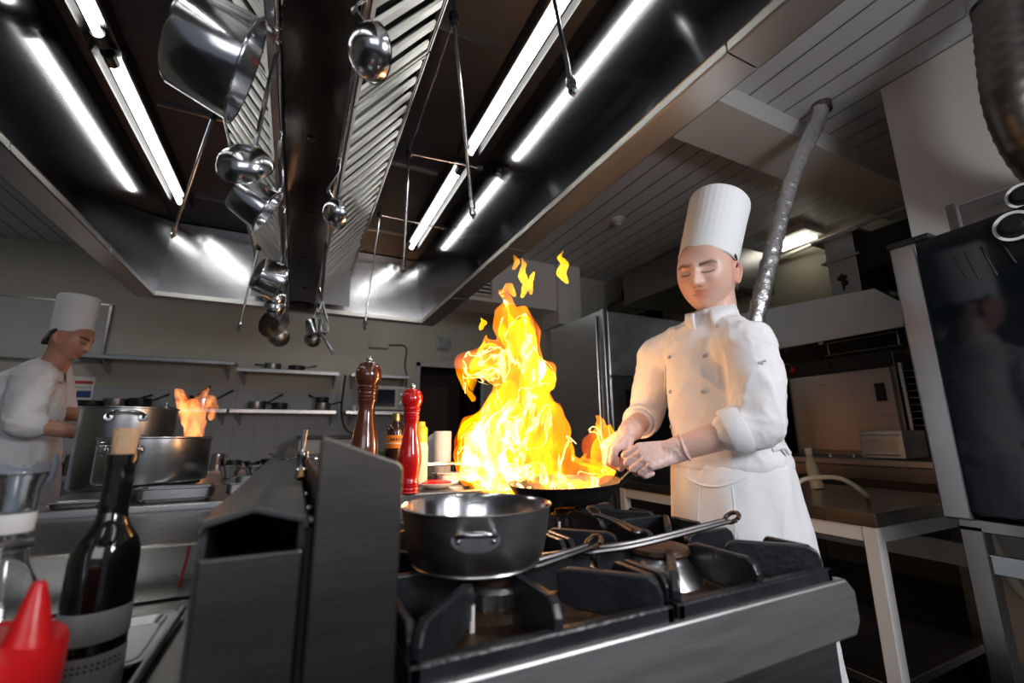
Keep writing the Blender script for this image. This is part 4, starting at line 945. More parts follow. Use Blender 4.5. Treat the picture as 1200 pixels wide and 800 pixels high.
# tray rack
tr = thing('tray_rack', 'upright slotted tray rack with pale runners beside the black oven', 'rack', (3.4, 1.2, .97))
for k, (y, m_) in enumerate(((1.29, CHROME), (1.20, GALV), (1.165, CHROME), (1.09, GALV))): MB().box(3.2, 3.225, y, y+.018, .97, 1.52).build('upright', m_, tr, bevel=.002)
mb = MB()
for k in range(13): mb.box(3.24, 3.6, 1.09, 1.30, .99+.04*k, .994+.04*k)
mb.build('runners', DSTEEL, tr)
MB().box(3.6, 3.62, 1.07, 1.31, .97, 1.52).build('back_panel', BLACK, tr)
# toaster box
ts = thing('toaster', 'low pale steel toaster box on the right counter', 'toaster', (2.98, 1.3, .97))
ta, tb2 = at(1005, 503, x=2.9), at(1061, 530, x=2.9)
MB().box(2.9, 3.15, tb2.y, ta.y, .975, 1.125).build('body', HOODW, ts, bevel=.006)
mb = MB(); mb.box(2.893, 2.9, tb2.y+.01, ta.y-.01, 1.095, 1.105); mb.box(2.893, 2.9, tb2.y+.02, ta.y-.02, .99, .998); mb.build('trim_strip', CHROME, ts)
MB().box(2.895, 2.9, tb2.y+.03, ta.y-.03, 1.01, 1.08).build('front_panel', GALV, ts)
for k, (px, py) in enumerate(((973, 531), (1000, 530), (1027, 532))):
    p = at(px, py, x=2.95); t = thing('salt_cap', ['small bright metal cap left on the right counter edge', 'small bright metal cap in the middle of the right counter edge', 'small bright metal cap in front of the toaster box'][k], 'cap', (p.x, p.y, .97)); MB().lathe([(.012, 0), (.012, .012), (.008, .02), (0, .021)], Matrix.Translation((p.x, p.y, .97)), 12).build('cap_body', CHROME, t, smooth=True)
# tap on table with cream hose
p = at(934, 585, x=1.85); p.z = .85
tp = thing('table_tap', 'chrome tap on the dark tabletop beside the chef hip', 'tap', p)
MB().lathe([(.02, 0), (.02, .01), (.012, .015), (.012, .07), (.016, .075), (.016, .10), (0, .105)], Matrix.Translation(p), 18).build('tap_body', CHROME, tp, smooth=True)
MB().tube(bez([p+V(0, 0, .095), p+V(-.03, .05, .115), p+V(-.05, .1, .10)], 6), .008, 10).build('spout', CHROME, tp, smooth=True)
MB().tube(bez([p+V(0, 0, .06), p+V(.04, -.03, .085), p+V(.10, -.12, .09), p+V(.18, -.16, .03), p+V(.3, -.1, .008)], 6), .009, 10).build('cream_hose', HOSE, tp, smooth=True)
q = at(953, 536, x=2.3); q.z = .85
t = thing('spray_bottle', 'slim cream plastic bottle leaning on the table behind the tap', 'bottle', q)
MB().tube([q, q+V(.01, .02, .10), q+V(.02, .03, .16)], [.028, .026, .014], 16).build('bottle_body', HOSE, t, smooth=True)
MB().tube([q+V(.02, .03, .16), q+V(.022, .033, .19)], .016, 12).build('cap', CREAM, t, smooth=True)

# ---- small wall hood with duct
sh = thing('range_hood', 'pale steel wall hood above the right counter', 'hood', (3.6, 1.8, 1.73))
z0 = 1.728
pts = [(1.245, z0), (2.55, z0), (2.55, 2.09), (1.352, 2.00), (1.225, 1.868)]
def yz(x, P): return [V(x, y, z) for y, z in P]
MB().prism(yz(3.2, pts), (.02, 0, 0)).build('front_panel', HOODW, sh, bevel=.003)
MB().prism(yz(3.22, [(1.245, z0+.03), (2.55, z0+.03), (2.55, 2.08), (1.36, 1.99), (1.235, 1.862)]), (1.1, 0, 0)).build('hood_body', GALVD, sh, bevel=.003)
mb = MB(); mb.tube([(3.25, 1.3, z0-.01), (3.25, 2.0, z0-.012)], .006, 8); mb.tube([(3.3, 1.3, 1.64), (3.3, 1.75, 1.64)], .007, 8)
mb.build('utensil_bar', CHROME, sh, smooth=True)
for y in (1.32, 1.98): MB().tube([(3.25, y, z0+.03), (3.25, y, z0-.012)], .004, 8).build('bar_bracket', CHROME, sh, smooth=True)
for y in (1.32, 1.72): MB().tube([(3.3, y, z0+.03), (3.3, y, 1.64)], .004, 8).build('bar_bracket', CHROME, sh, smooth=True)
p = at(960, 396, x=3.24)
MB().lathe([(0, -.02), (.014, -.012), (.016, .006), (.008, .02), (0, .03)], Matrix.Translation((3.25, p.y, 1.73)), 14).build('hood_lamp_bulb', LABELW, sh, smooth=True)
dc = thing('exhaust_duct', 'square pale duct with a cut-out handle rising from the wall hood', 'duct', (3.5, 1.55, 2.0))
y0, y1 = at(1010, 340, x=3.35).y, at(975, 345, x=3.35).y
MB().box(3.35, 3.72, y0, y1, 2.005, 2.30).build('lower_section', GALV, dc, bevel=.003)
MB().box(3.33, 3.74, y0-.03, y1+.03, 2.30, 2.315).build('flange', GALV, dc, bevel=.002)
MB().box(3.35, 3.72, y0, y1, 2.315, 2.46).build('upper_section', GALV, dc, bevel=.003)
MB().box(3.30, 3.78, y0-.06, y1+.06, 2.46, 2.48).build('top_flange', GALV, dc, bevel=.002)
MB().box(3.42, 4.2, y0-.32, y1-.02, 2.2, 2.46).build('side_duct', BLACKM, dc, bevel=.01)
mb = MB(); yc = (y0+y1)/2+.01
mb.lathe([(.022, 0), (.022, .002), (0, .002)], frame((3.349, yc, 2.17), (-1, 0, 0))@Matrix.Diagonal((1.5, 1, 1, 1)), 16); mb.lathe([(.022, 0), (.022, .002), (0, .002)], frame((3.349, yc-.012, 2.13), (-1, 0, 0)), 16); mb.box(3.346, 3.35, yc-.006, yc+.006, 2.08, 2.2)
mb.build('damper_handle', BLACKM, dc)
bx = thing('duct_silencer', 'big dark box duct hung from the ceiling behind the foil hose', 'duct', (3.4, 2.7, 2.7))
MB().box(3.05, 4.0, 2.55, 3.5, 2.45, 2.8).build('box_body', GALVD, bx, bevel=.01)
MB().box(3.0, 4.05, 2.5, 2.55, 2.42, 2.83).build('flange', DSTEEL, bx, bevel=.004)
for x in (3.2, 3.8): MB().tube([(x, 2.8, 2.8), (x, 2.8, CZ)], .006, 8).build('hanger_rod', STEEL, bx, smooth=True)
MB().tube([(3.5, 3.5, 2.62), (3.5, 4.2, 2.62)], .12, 20).build('spigot', GALVD, bx, smooth=True)

# ---- foil hose
P = bez([(2.615, 1.19, 3.0), at(960, 140, q=2.5), at(948, 165, q=2.35), at(930, 205, q=2.25), at(915, 255, q=2.15), at(901, 310, q=2.05), at(888, 365, q=1.98), at(872, 430, q=1.95), at(862, 500, q=1.95), at(860, 545, q=1.98)], 22)
n = len(P); rr = [.037*(1+.035*math.sin(i*2.6))*(1+.02*math.sin(i*.7)) for i in range(n)]
t = thing('foil_hose', 'crinkled silver flexible duct dropping from the ceiling behind the chef', 'duct', P[-1])
fm = MB().tube(P, rr, 24)
for v in fm.bm.verts: v.co += noise.noise_vector(v.co*38)*.006
fm.build('hose', FOIL, t, smooth=80)
MB().tube([P[0]+V(0, 0, 0), P[0]-V(0, 0, .05)], .05, 24).build('collar', GALVD, t, smooth=True)

# ---- spiral duct top right
P = bez([at(1158, -60, q=1.75), at(1176, 5, q=1.7), at(1182, 60, q=1.68), at(1192, 120, q=1.66), at(1218, 175, q=1.66), at(1260, 215, q=1.7), at(1330, 240, q=1.8)], 16)
n = len(P); rr = [.088*(1+(.03 if i % 4 == 0 else 0)) for i in range(n)]
t = thing('spiral_duct', 'thick spiral steel duct curving down at the top right corner', 'duct', P[-1])
MB().tube(P[14:], rr[14:], 32).build('duct_bend', GALVD, t, smooth=True)
MB().tube(P[:15], [.094]*15, 32).build('upper_duct', GALV, t, smooth=True)
MB().tube([P[13], P[14], P[15]], .1, 32).build('clamp_ring', GALV, t, smooth=True)

# ================================================================== BIG OVEN (right)
ov = thing('combi_oven', 'large combi oven with a black glass door at the right edge, fire reflected in it', 'oven', (2.1, .2, .88))
OX = 1.70; OY = .655; OZ0, OZ1 = .88, 1.70
MB().box(OX+.05, 2.5, -.62, OY, OZ0, OZ1).build('body', STEEL, ov, bevel=.008)
def yzq(x, P, dx): return MB().prism([V(x, y, z) for y, z in P], (dx, 0, 0))
DA = math.radians(-7)
DM = Matrix.Translation((OX, OY-.06, 0)) @ Matrix.Rotation(DA, 4, 'Z') @ Matrix.Translation((-OX, -(OY-.06), 0))
dr = MB().box(OX-.006, OX+.03, -.22, OY-.062, OZ0+.015, OZ1-.004, DM).build('glass_door', DGLASS, ov, bevel=.004)
MB().box(OX-.002, OX+.05, OY-.062, OY+.004, OZ0-.004, OZ1+.0).build('door_stile', STEEL, ov, bevel=.006)
MB().box(OX+.0, OX+.05, -.6, -.18, OZ0, OZ1).build('control_column', DGLASS, ov, bevel=.004)
MB().box(OX-.004, OX+.4, OY-.10, OY+.01, OZ1, OZ1+.018).build('top_hinge', BLACK, ov, bevel=.004)
mb = MB()
for y, z, L in ((.505, 1.615, .07), (.48, 1.62, .09), (.445, 1.62, .09), (.405, 1.62, .07)): mb.tube([DM @ V(OX-.006, y, z), DM @ V(OX-.006, y-.018, z-L)], .003, 6)
mb.build('vent_slot', IRON, dr, smooth=True)
def dial(x, y, z, r, par):
    fr_ = frame((x, y, z), (-1, 0, 0))
    k = MB().lathe([(r*.82, 0), (r*.82, .004), (r, .005), (r, 0)], fr_, 40).build('dial_ring', LABELW, par, smooth=True)
    MB().lathe([(r*.8, 0), (r*.8, .002), (r*.5, .003), (r*.45, .022), (0, .023)], fr_, 36).build('dial_knob', BLACK, par, smooth=True)
d0 = at(1190, 272, x=OX+.003); dial(OX-.046, d0.y-.012, d0.z+.002, .040, dr)
mb = MB()
for k in range(7): mb.box(OX+.08, OX+.5, -.1, OY-.1, OZ0+.08+.095*k, OZ0+.084+.095*k)
sd = thing('oven_stand', 'brown-tinted steel stand under the big combi oven', 'stand', (2.1, .1, 0))
for x in (OX+.02, 2.42):
    for y in (-.58, OY-.07): MB().box(x, x+.05, y, y+.05, 0, .86).build('leg', STEELT, sd, bevel=.003)
mb = MB(); mb.box(OX+.02, 2.47, -.58, OY-.02, .845, .878); mb.build('top_frame', STEELT, sd, bevel=.003)
MB().box(OX+.025, OX+.05, -.53, OY-.07, .74, .79).build('cross_rail', GALV, sd, bevel=.003)
MB().box(OX+.04, 2.45, -.55, OY-.04, .22, .24).build('lower_shelf', DSTEEL, sd, bevel=.003)
# upper appliance on top
up = thing('upper_oven', 'second steel appliance set back on top of the combi oven', 'oven', (2.2, .1, OZ1))
UX = 1.93; 
MB().box(UX, 2.5, -.62, .56, OZ1+.02, 1.862).build('body', STEEL, up, bevel=.006)
MB().box(UX-.012, UX, .545, .572, OZ1+.02, 1.868).build('corner_post', CHROME, up, bevel=.003)
MB().box(UX-.006, UX, -.6, .545, OZ1+.03, 1.855).build('front_panel', STEEL, up, bevel=.003)
for y in (-.55, .48): MB().box(UX+.03, UX+.07, y, y+.05, OZ1, OZ1+.02).build('foot', BLACK, up)
d1 = at(1199, 229, x=UX-.006); dial(UX-.006, d1.y, d1.z, .038, up)
# hoses behind the oven stand
t = thing('drain_hose', 'cream drain hose looping behind the oven stand legs', 'hose', (2.35, .75, 0))
MB().tube(bez([(2.3, .78, .80), (2.32, .74, .6), (2.42, .70, .45), (2.5, .72, .25), (2.45, .75, .02)], 8), .016, 10).build('hose', HOSE, t, smooth=True)

# ================================================================== ORGANIC HELPERS
def fuse(mb, vox, it=4, fac=.5):
    """join closed pieces into one continuous skin"""
    me = bpy.data.meshes.new('tmp'); bmesh.ops.recalc_face_normals(mb.bm, faces=mb.bm.faces); mb.bm.to_mesh(me); mb.bm.free()
    o = bpy.data.objects.new('tmp', me); COL.objects.link(o)
    md = o.modifiers.new('r', 'REMESH'); md.mode = 'VOXEL'; md.voxel_size = vox; md.use_smooth_shade = True
    if it: s = o.modifiers.new('s', 'SMOOTH'); s.iterations = it; s.factor = fac
    dg = bpy.context.evaluated_depsgraph_get(); dg.update()
    me2 = bpy.data.meshes.new_from_object(o.evaluated_get(dg)); bpy.data.objects.remove(o); bpy.data.meshes.remove(me)
    return me2
def verts(me):
    a = np.empty(len(me.vertices)*3); me.vertices.foreach_get('co', a); return a.reshape(-1, 3)
def norms(me):
    a = np.empty(len(me.vertices)*3); me.vertex_normals.foreach_get('vector', a); return a.reshape(-1, 3)
def setv(me, a): me.vertices.foreach_set('co', np.ascontiguousarray(a).ravel()); me.update()
def attach(me, name, m, parent):
    p = parent
    while p.parent is not None: p = p.parent
    me.transform(Matrix.LocRotScale(p.location, p.rotation_euler, None).inverted())
    me.name = name; me.materials.clear(); me.materials.append(m)
    for f in me.polygons: f.use_smooth = True
    o = bpy.data.objects.new(name, me); COL.objects.link(o); o.parent = parent; return o
def wrinkle(me, amp, scale, stretch=(1, 1, 1), seed=0., mask=None, ridged=True):
    c = verts(me); n = norms(me); d = np.empty(len(c))
    for i, p in enumerate(c):
        q = Vector((p[0]*scale*stretch[0]+seed, p[1]*scale*stretch[1], p[2]*scale*stretch[2]))
        q = q+noise.noise_vector(q*.5)*.6
        v = noise.noise(q)
        if ridged: v = (1-abs(v)*2.2)**3*.8-.3 if abs(v) < .45 else -.3
        d[i] = v+.3*noise.noise(q*2.3)
    if mask is not None: d *= mask(c)
    setv(me, c+n*(d*amp)[:, None])

# ---- head ----------------------------------------------------------
def head_mesh(mb, T, k=1.0, nu=110, nv=90, chub=1.0):
    """face looks along local +x, up +z; T local->world"""
    def g(v, s): return math.exp(-(v/s)**2)
    rings = []
    for j in range(nv+1):
        th = PI*j/nv; ring = []
        for i in range(nu):
            ph = 2*PI*i/nu
            dx, dy, dz = math.sin(th)*math.cos(ph), math.sin(th)*math.sin(ph), -math.cos(th)
            x, y, z = dx*.098, dy*.078*chub, dz*.122
            sgn = 1 if dx > 0 else -1
            if dx > 0: x = .098*(abs(dx)**.78)*(1-.0*dz); 
            y = .078*chub*(1 if dy > 0 else -1)*abs(dy)**.9
            if dz < 0:
                t = -dz
                y *= 1-.29*t**1.9
                if dx < 0: x *= 1-.45*t
                else: x *= 1-.06*t
            if dz > .0 and dx > 0: x *= 1-.10*dz
            if dx > .15:
                w = min(1, (dx-.15)/.3); Y = y; Z = z; a = 0
                # nose
                if -.034 < Z < .03:
                    t = (.03-Z)/.064; h = .006+.027*t**1.2 if Z > -.026 else .033*max(0, (Z+.036)/.010)
                    a += h*g(Y, .0075+.006*t)
                a += .006*g(Z+.022, .008)*(g(Y-.014, .006)+g(Y+.014, .006))
                a -= .014*g(Z-.014, .013)*(g(Y-.031, .017)+g(Y+.031, .017))
                a += .0085*g(Z-.009, .0085)*(g(Y-.031, .012)+g(Y+.031, .012))
                a += .0075*g(Z-.034, .010)*g(Y, .045)
                a += .0055*g(Z+.045, .006)*g(Y, .022)*(1-.25*g(Y, .004))+.0065*g(Z+.060, .006)*g(Y, .018)-.007*g(Z+.052, .0028)*g(Y, .024)
                a -= .005*g(Z+.070, .006)*g(Y, .018)
                a += .008*g(Z+.090, .017)*g(Y, .022)
                a += .003*g(Z+.02, .02)*(g(Y-.045, .016)+g(Y+.045, .016))
                x += a*w
            ring.append(T @ (V(x, y, z)*k))
        rings.append(ring)
    R = [[mb.bm.verts.new(p) for p in r] for r in rings[1:-1]]
    for A, B in zip(R, R[1:]):
        for i in range(nu): mb.bm.faces.new((A[i], A[(i+1) % nu], B[(i+1) % nu], B[i]))
    mb.bm.faces.new(R[0][::-1]); mb.bm.faces.new(R[-1])
    for s in (-1, 1):   # ears
        e = T @ (V(-.008, s*.074*chub, -.008)*k); M = T.to_3x3().to_4x4()
        M2 = M @ Matrix.Rotation(s*-.35, 4, 'Z') @ Matrix.Rotation(-.15, 4, 'Y')
        ring_ = [e+(M2 @ V(.017*math.cos(t)*k*(1 if math.sin(t) > -.3 else .75), s*.008*k, .031*math.sin(t)*k)) for t in np.linspace(0, 2*PI, 15)[:-1]]
        mb.tube(ring_, .0048*k, 8, closed=True)
        mb.ball(e, (.015*k, .006*k, .027*k), M2, 12)
        mb.ball(e+M2 @ V(.002, s*.002, -.026*k), (.009*k, .006*k, .009*k), M2, 10)
def skin_tint(me, T, k, brow=(.05, .025, .012), skin=None):
    """local colour of lips, brows, lashes, plus painted lid and nostril shade, as a point attribute"""
    c = verts(me); Ti = np.array(T.inverted()); l = (c @ Ti[:3, :3].T+Ti[:3, 3])/k
    def gg(v, s): return np.exp(-(v/s)**2)
    X_, Y_, Z_ = l[:, 0], l[:, 1], l[:, 2]; fr_ = (X_ > .05)
    lips = fr_*np.clip((gg(Z_+.047, .0042)+gg(Z_+.058, .0048))*gg(Y_, .019), 0, 1)
    lips = np.where(fr_, np.clip(lips*1.3, 0, 1), 0)
    ay = np.abs(Y_)
    bz = .0275+.006*np.clip((ay-.012)/.03, 0, 1)-.010*np.clip((ay-.045)/.02, 0, 1)
    br = np.where(fr_ & (ay > .012) & (ay < .056), gg(Z_-bz, .0052), 0)
    lz = .004-.003*np.abs((ay-.031)/.014)
    la = np.where(fr_ & (np.abs(ay-.031) < .017), gg(Z_-(.0035+.002*((ay-.031)/.014)**2), .0027), 0)
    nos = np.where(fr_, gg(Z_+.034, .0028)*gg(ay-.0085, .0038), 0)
    lid = np.where(fr_, gg(Z_-.013, .005)*gg(ay-.030, .013), 0)  # lid and nostril tints paint eye-socket and nostril shade into the skin colour
    flush = np.where(fr_, gg(Z_+.018, .022)*gg(ay-.042, .02), 0)*.35+np.where((X_ < .03) & (ay > .072) & (np.abs(Z_+.01) < .04), .9, 0)+np.where(fr_, gg(Z_+.02, .012)*gg(Y_, .010), 0)*.25
    base = np.array(skin or (.62, .33, .24))
    col = np.tile(base, (len(c), 1))
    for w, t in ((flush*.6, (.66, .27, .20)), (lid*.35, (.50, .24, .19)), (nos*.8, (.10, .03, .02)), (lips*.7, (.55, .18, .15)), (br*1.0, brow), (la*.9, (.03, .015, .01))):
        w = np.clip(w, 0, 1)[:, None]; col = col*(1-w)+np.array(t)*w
    at_ = me.color_attributes.new('tint', 'FLOAT_COLOR', 'POINT'); at_.data.foreach_set('color', np.c_[col, np.ones(len(c))].ravel())
def skin_mat(name, rough=.42):
    m, t, b = nt(name); N, L = t.nodes, t.links
    a = N.new('ShaderNodeVertexColor'); a.layer_name = 'tint'
    nz = N.new('ShaderNodeTexNoise'); nz.inputs['Scale'].default_value = 35; nz.inputs['Detail'].default_value = 5
    mx = N.new('ShaderNodeMix'); mx.data_type = 'RGBA'; mx.blend_type = 'MULTIPLY'; mx.inputs[0].default_value = .25
    L.new(a.outputs[0], mx.inputs[6]); L.new(nz.outputs['Color'], mx.inputs[7]); L.new(a.outputs[0], b.inputs['Base Color'])
    b.inputs['Roughness'].default_value = rough; b.inputs['Subsurface Weight'].default_value = .15; b.inputs['Subsurface Scale'].default_value = .008
    bp = N.new('ShaderNodeBump'); bp.inputs['Strength'].default_value = .06; bp.inputs['Distance'].default_value = .003
    n2 = N.new('ShaderNodeTexNoise'); n2.inputs['Scale'].default_value = 300; L.new(n2.outputs['Fac'], bp.inputs['Height']); L.new(bp.outputs[0], b.inputs['Normal'])
    return m
def fT(o, f, up=(0, 0, 1)):
    f = Vector(f).normalized(); up = Vector(up); l = up.cross(f).normalized(); u = f.cross(l)
    return Matrix.Translation(Vector(o)) @ Matrix((f, l, u)).transposed().to_4x4()

# ---- hands -----------------------------------------------------------
def hand(mb, wrist, d, n, s, k=1.0, curl=(50, 75, 50), grow=0., thumb=None, spread=1.0):
    """d: wrist->knuckles, n: palm normal (side the fingers close to), s: towards the thumb"""
    d, n, s = Vector(d).normalized(), Vector(n), Vector(s)
    n = (n-d*n.dot(d)).normalized(); s0 = Vector(s); s = d.cross(n); s = s if s.dot(s0) > 0 else -s
    w = Vector(wrist); g = grow
    L = .082*k
    for a, la in ((.030, .97), (.010, 1.0), (-.011, .98), (-.030, .92)):
        mb.capsule(w+s*a*.55+d*.004, w+s*a*k+d*L*la, .0165*k+g, .0118*k+g, 12)
    mb.ball(w+d*L*.5, (L*.52, .036*k+g, .0155*k+g), frame((0, 0, 0), (0, 0, 1)) if False else Matrix((d, s, n)).transposed().to_4x4(), 16)
    mb.ball(w+d*L*.35+s*.022*k+n*.009*k, (.027*k+g, .014*k+g, .014*k+g), Matrix((d, s, n)).transposed().to_4x4(), 12)
    fl = ((.030, (.040, .024, .019), .97), (.010, (.045, .027, .020), 1.0), (-.011, (.041, .025, .020), .98), (-.030, (.032, .020, .018), .92))
    tips = []
    for i, (a, seg, la) in enumerate(fl):
        p = w+s*a*k+d*L*la; ang = 0; rr = [.0102*k+g, .0092*k+g, .0085*k+g, .0074*k+g]
        if i == 3: rr = [r*.9 for r in rr]
        for q in range(3):
            ang += math.radians(curl[q]+(-4+3*i))
            dd = d*math.cos(ang)+n*math.sin(ang)+s*.06*(1.5-i)*spread*.3
            p2 = p+dd.normalized()*seg[q]*k; mb.capsule(p, p2, rr[q], rr[q+1], 10); p = p2
        tips.append(p)
    # thumb: leaves the side of the palm near its base
    t0 = w+d*.022*k+s*.024*k+n*.006*k
    if thumb is None: thumb = [(.75, .55, .35), (.95, .05, .35), (.95, -.25, .3)]
    p = t0; rr = [.0135*k+g, .0115*k+g, .0100*k+g, .0085*k+g]; sl = (.038, .032, .026)
    for q in range(3):
        a, b, c = thumb[q]; dd = (d*a+s*b+n*c).normalized(); p2 = p+dd*sl[q]*k; mb.capsule(p, p2, rr[q], rr[q+1], 10); p = p2
    return tips
def limb(mb, pts, rs, n=16): mb.chain([Vector(p) for p in pts], rs, n)

# ================================================================== THE CHEF AT THE FLAMES
ch = thing('person', 'cook in tall white hat and white jacket holding the flaming pan with gloved hands', 'person', (1.12, .90, 0))
hc = at(829, 322, q=1.315)                        # head centre
face = V(-.93, -.33, -.27).normalized()
T1 = fT(hc, face, V(.12, -.02, 1).normalized())
KH = .98
pel = V(1.13, .90, .93); chest = V(1.115, .885, 1.27)
Ls = at(876, 405, q=1.17); Rs = at(772, 416, q=1.48)
Le = at(884, 497, q=1.10); Lw = at(787, 529, q=1.16)
Re = at(757, 487, q=1.53); Rw = at(737, 506, q=1.36)
Lh = at(755, 539, q=1.17)

neck0 = hc-V(-.02, 0, .0)+V(.015, .005, -.17); 
bodymb = MB()
head_mesh(bodymb, T1, KH, chub=1.03)
limb(bodymb, [hc+V(.02, .0, -.05), neck0, neck0+V(.012, .01, -.08)], [.056, .054, .055])
def torso_pts(mb):
    for z, c, a, b in ((1.31, (1.10, .89), .06, .10), (1.22, (1.12, .90), .07, .09), (1.1, (1.13, .90), .08, .10), (.97, (1.14, .90), .09, .11)):
        mb.ball((c[0], c[1], z), (a, b, .13), Matrix.Rotation(math.radians(15), 4, 'Z'), 20)
torso_pts(bodymb)
limb(bodymb, [Ls, Le, Lw], [.052, .043, .029]); limb(bodymb, [Rs, Re, Rw], [.052, .043, .029])
for s in (-1, 1):
    limb(bodymb, [(1.14, .90+s*.07, .90), (1.13, .90+s*.08, .50), (1.15, .90+s*.10, .08)], [.07, .055, .04])
# hands: left grips the handle, right closes on it nearer the pan
hp = HANDLE[-6]
Ld = (at(748, 541, q=1.155)-Lw)
def both(fn):
    return fn
Ln = V(-.35, .45, -.75); Lsd = V(-.5, .55, .7)
def lhand(mb, g): return hand(mb, Lw, at(742, 537, q=1.14)-Lw, V(.15, .70, -.65), V(-.25, .35, .85), 1.0, (42, 80, 60), g, thumb=[(.8, .45, .4), (.98, .1, .35), (1, -.05, .3)])
def rhand(mb, g): return hand(mb, Rw, at(718, 521, q=1.34)-Rw, V(.3, .1, -.9), V(.1, -.9, .2), 1.0, (45, 75, 55), g, thumb=[(.75, .45, .4), (.9, .15, .5), (.85, -.1, .6)])
lhand(bodymb, -.001); rhand(bodymb, -.001)
me = fuse(bodymb, .0030, 1, .4)
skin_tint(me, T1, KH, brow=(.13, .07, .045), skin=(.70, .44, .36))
bd = attach(me, 'body', skin_mat('skin_chef'), ch)
# gloves
gm = mat('latex_glove_thin', (.76, .47, .41), .34, 0, .1, 40, .08, .35, 90, col2=(.86, .66, .62))
for nm, fn, w, e in (('left_glove', lhand, Lw, Le), ('right_glove', rhand, Rw, Re)):
    g_ = MB(); fn(g_, .0022)
    dv = (e-w).normalized(); g_.capsule(w-dv*.01, w+dv*.03, .032, .0345, 20)
    me = fuse(g_, .0028, 2); wrinkle(me, .0012, 55, (1, 1, 1), 3)
    o = attach(me, 'glove', gm, ch)
    M = frame(w+dv*.034, dv); MB().tube([M @ V((.0355)*math.cos(a), .0355*math.sin(a), .002*math.sin(3*a)) for a in np.linspace(0, 2*PI, 30)[:-1]], .0022, 8, closed=True).build('cuff_roll', gm, o, smooth=True)

# jacket
def jacket(ch, tors, sl, m, name='jacket', vox=.006, wr=.005, seed=0, wsc=9):
    j = MB()
    for i in range(len(tors)-1):
        pass
    rings = []
    for (c, a, b, rot) in tors:
        rings.append([Vector(c)+Matrix.Rotation(rot, 3, 'Z') @ V(a*math.copysign(abs(math.cos(t))**.85, math.cos(t)), b*math.copysign(abs(math.sin(t))**.85, math.sin(t)), 0) for t in np.linspace(0, 2*PI, 41)[:-1]])
    j.loft(rings)
    for P, R in sl: j.chain([Vector(p) for p in P], R, 20)
    me = fuse(j, vox, 7, .5)
    wrinkle(me, wr, wsc, (1, 1, .8), seed); wrinkle(me, wr*.45, wsc*2.3, (1, 1, 1.2), seed+7)
    return attach(me, name, m, ch)
rz = math.radians(17)
tors = [((1.138, .900, .99), .120, .148, rz), ((1.135, .900, 1.03), .136, .160, rz), ((1.13, .90, 1.09), .124, .148, rz), ((1.12, .900, 1.18), .120, .140, rz), ((1.115, .897, 1.27), .118, .140, rz), ((1.11, .89, 1.34), .108, .142, rz),
        ((1.105, .877, 1.385), .095, .140, rz), ((1.10, .873, 1.42), .076, .100, rz), ((1.096, .868, 1.45), .064, .072, rz), ((1.094, .866, 1.475), .060, .064, rz)]
def cuffpt(e, w, t): return e.lerp(w, t)
jk = jacket(ch, tors, [([Ls+V(.0, .055, .0), Ls, Ls.lerp(Le, .5)+V(.012, -.008, 0), Le+V(.012, -.004, .004), Le.lerp(Lw, .22)], [.066, .072, .068, .064, .058]), ([V(1.094, .855, 1.43), Ls+V(0, .01, .005)], [.052, .064]), ([V(1.090, .885, 1.43), Rs+V(0, -.01, .003)], [.052, .062]),
                       ([Rs+V(0, -.05, .0), Rs, Rs.lerp(Re, .5), Re, Re.lerp(Rw, .30)], [.062, .068, .064, .060, .055])], CLOTH, wr=.0058, seed=2)
# rolled cuffs
for e, w, t, r in ((Le, Lw, .27, .0585), (Re, Rw, .36, .056)):
    c = e.lerp(w, t); M = frame(c, (w-e))
    MB().lathe([(r*.78, -.006), (r*1.0, -.036), (r*1.05, -.03), (r*1.04, .008), (r*.98, .014), (r*.86, .012), (r*.84, -.004)], M, 40).build('cuff', CLOTH, jk, smooth=True)
# ray helper: project a picture point on the torso front
from mathutils.bvhtree import BVHTree
def surf(o, px, py, off=.0):
    dg = bpy.context.evaluated_depsgraph_get(); me = o.data; p = o
    while p.parent: p = p.parent
    T = Matrix.LocRotScale(p.location, p.rotation_euler, None)
    key = o.name
    if key not in _bvh: _bvh[key] = BVHTree.FromPolygons([T @ v.co for v in me.vertices], [tuple(f.vertices) for f in me.polygons])
    d = Vector(RM @ np.array([px-600, py-400, F])).normalized(); hit = _bvh[key].ray_cast(Vector((0, 0, H)), d)
    if hit[0] is None: return None, None
    return hit[0]+hit[1]*off*(1 if hit[1].dot(d) < 0 else -1), hit[1]*(1 if hit[1].dot(d) < 0 else -1)
_bvh = {}
BUT = mat('grey_button', (.45, .44, .46), .4, 0, .1, 20, .05)
for px, py in ((785, 419), (826, 417), (786, 459), (824, 459), (787, 500), (841, 382), (793, 385)):
    p, n = surf(jk, px, py, .001)
    if p is None: continue
    MB().lathe([(.0055, 0), (.006, .002), (.0045, .004), (0, .0035)], frame(p, n), 16).build('button', BUT, jk, smooth=True)
# front placket seam
pts = []
for px, py in ((812, 372), (800, 384), (783, 400), (779, 430), (779, 470), (781, 510), (783, 530)):
    p, n = surf(jk, px, py, .0008)
    if p is not None: pts.append(p)
if len(pts) > 2: MB().tube(bez(pts, 6), .0016, 6).build('placket_seam', CLOTH, jk, smooth=True)
# sleeve emblem
em = MB()
for dx, dy in ((-3, 1), (0, 0), (3, -1), (0, 2)):
    p, n = surf(jk, 893+dx, 424+dy, .001)
    if p is not None: em.lathe([(.0035, 0), (.003, .0008), (0, .0008)], frame(p, n), 8)
em.build('sleeve_emblem', LINE, jk)
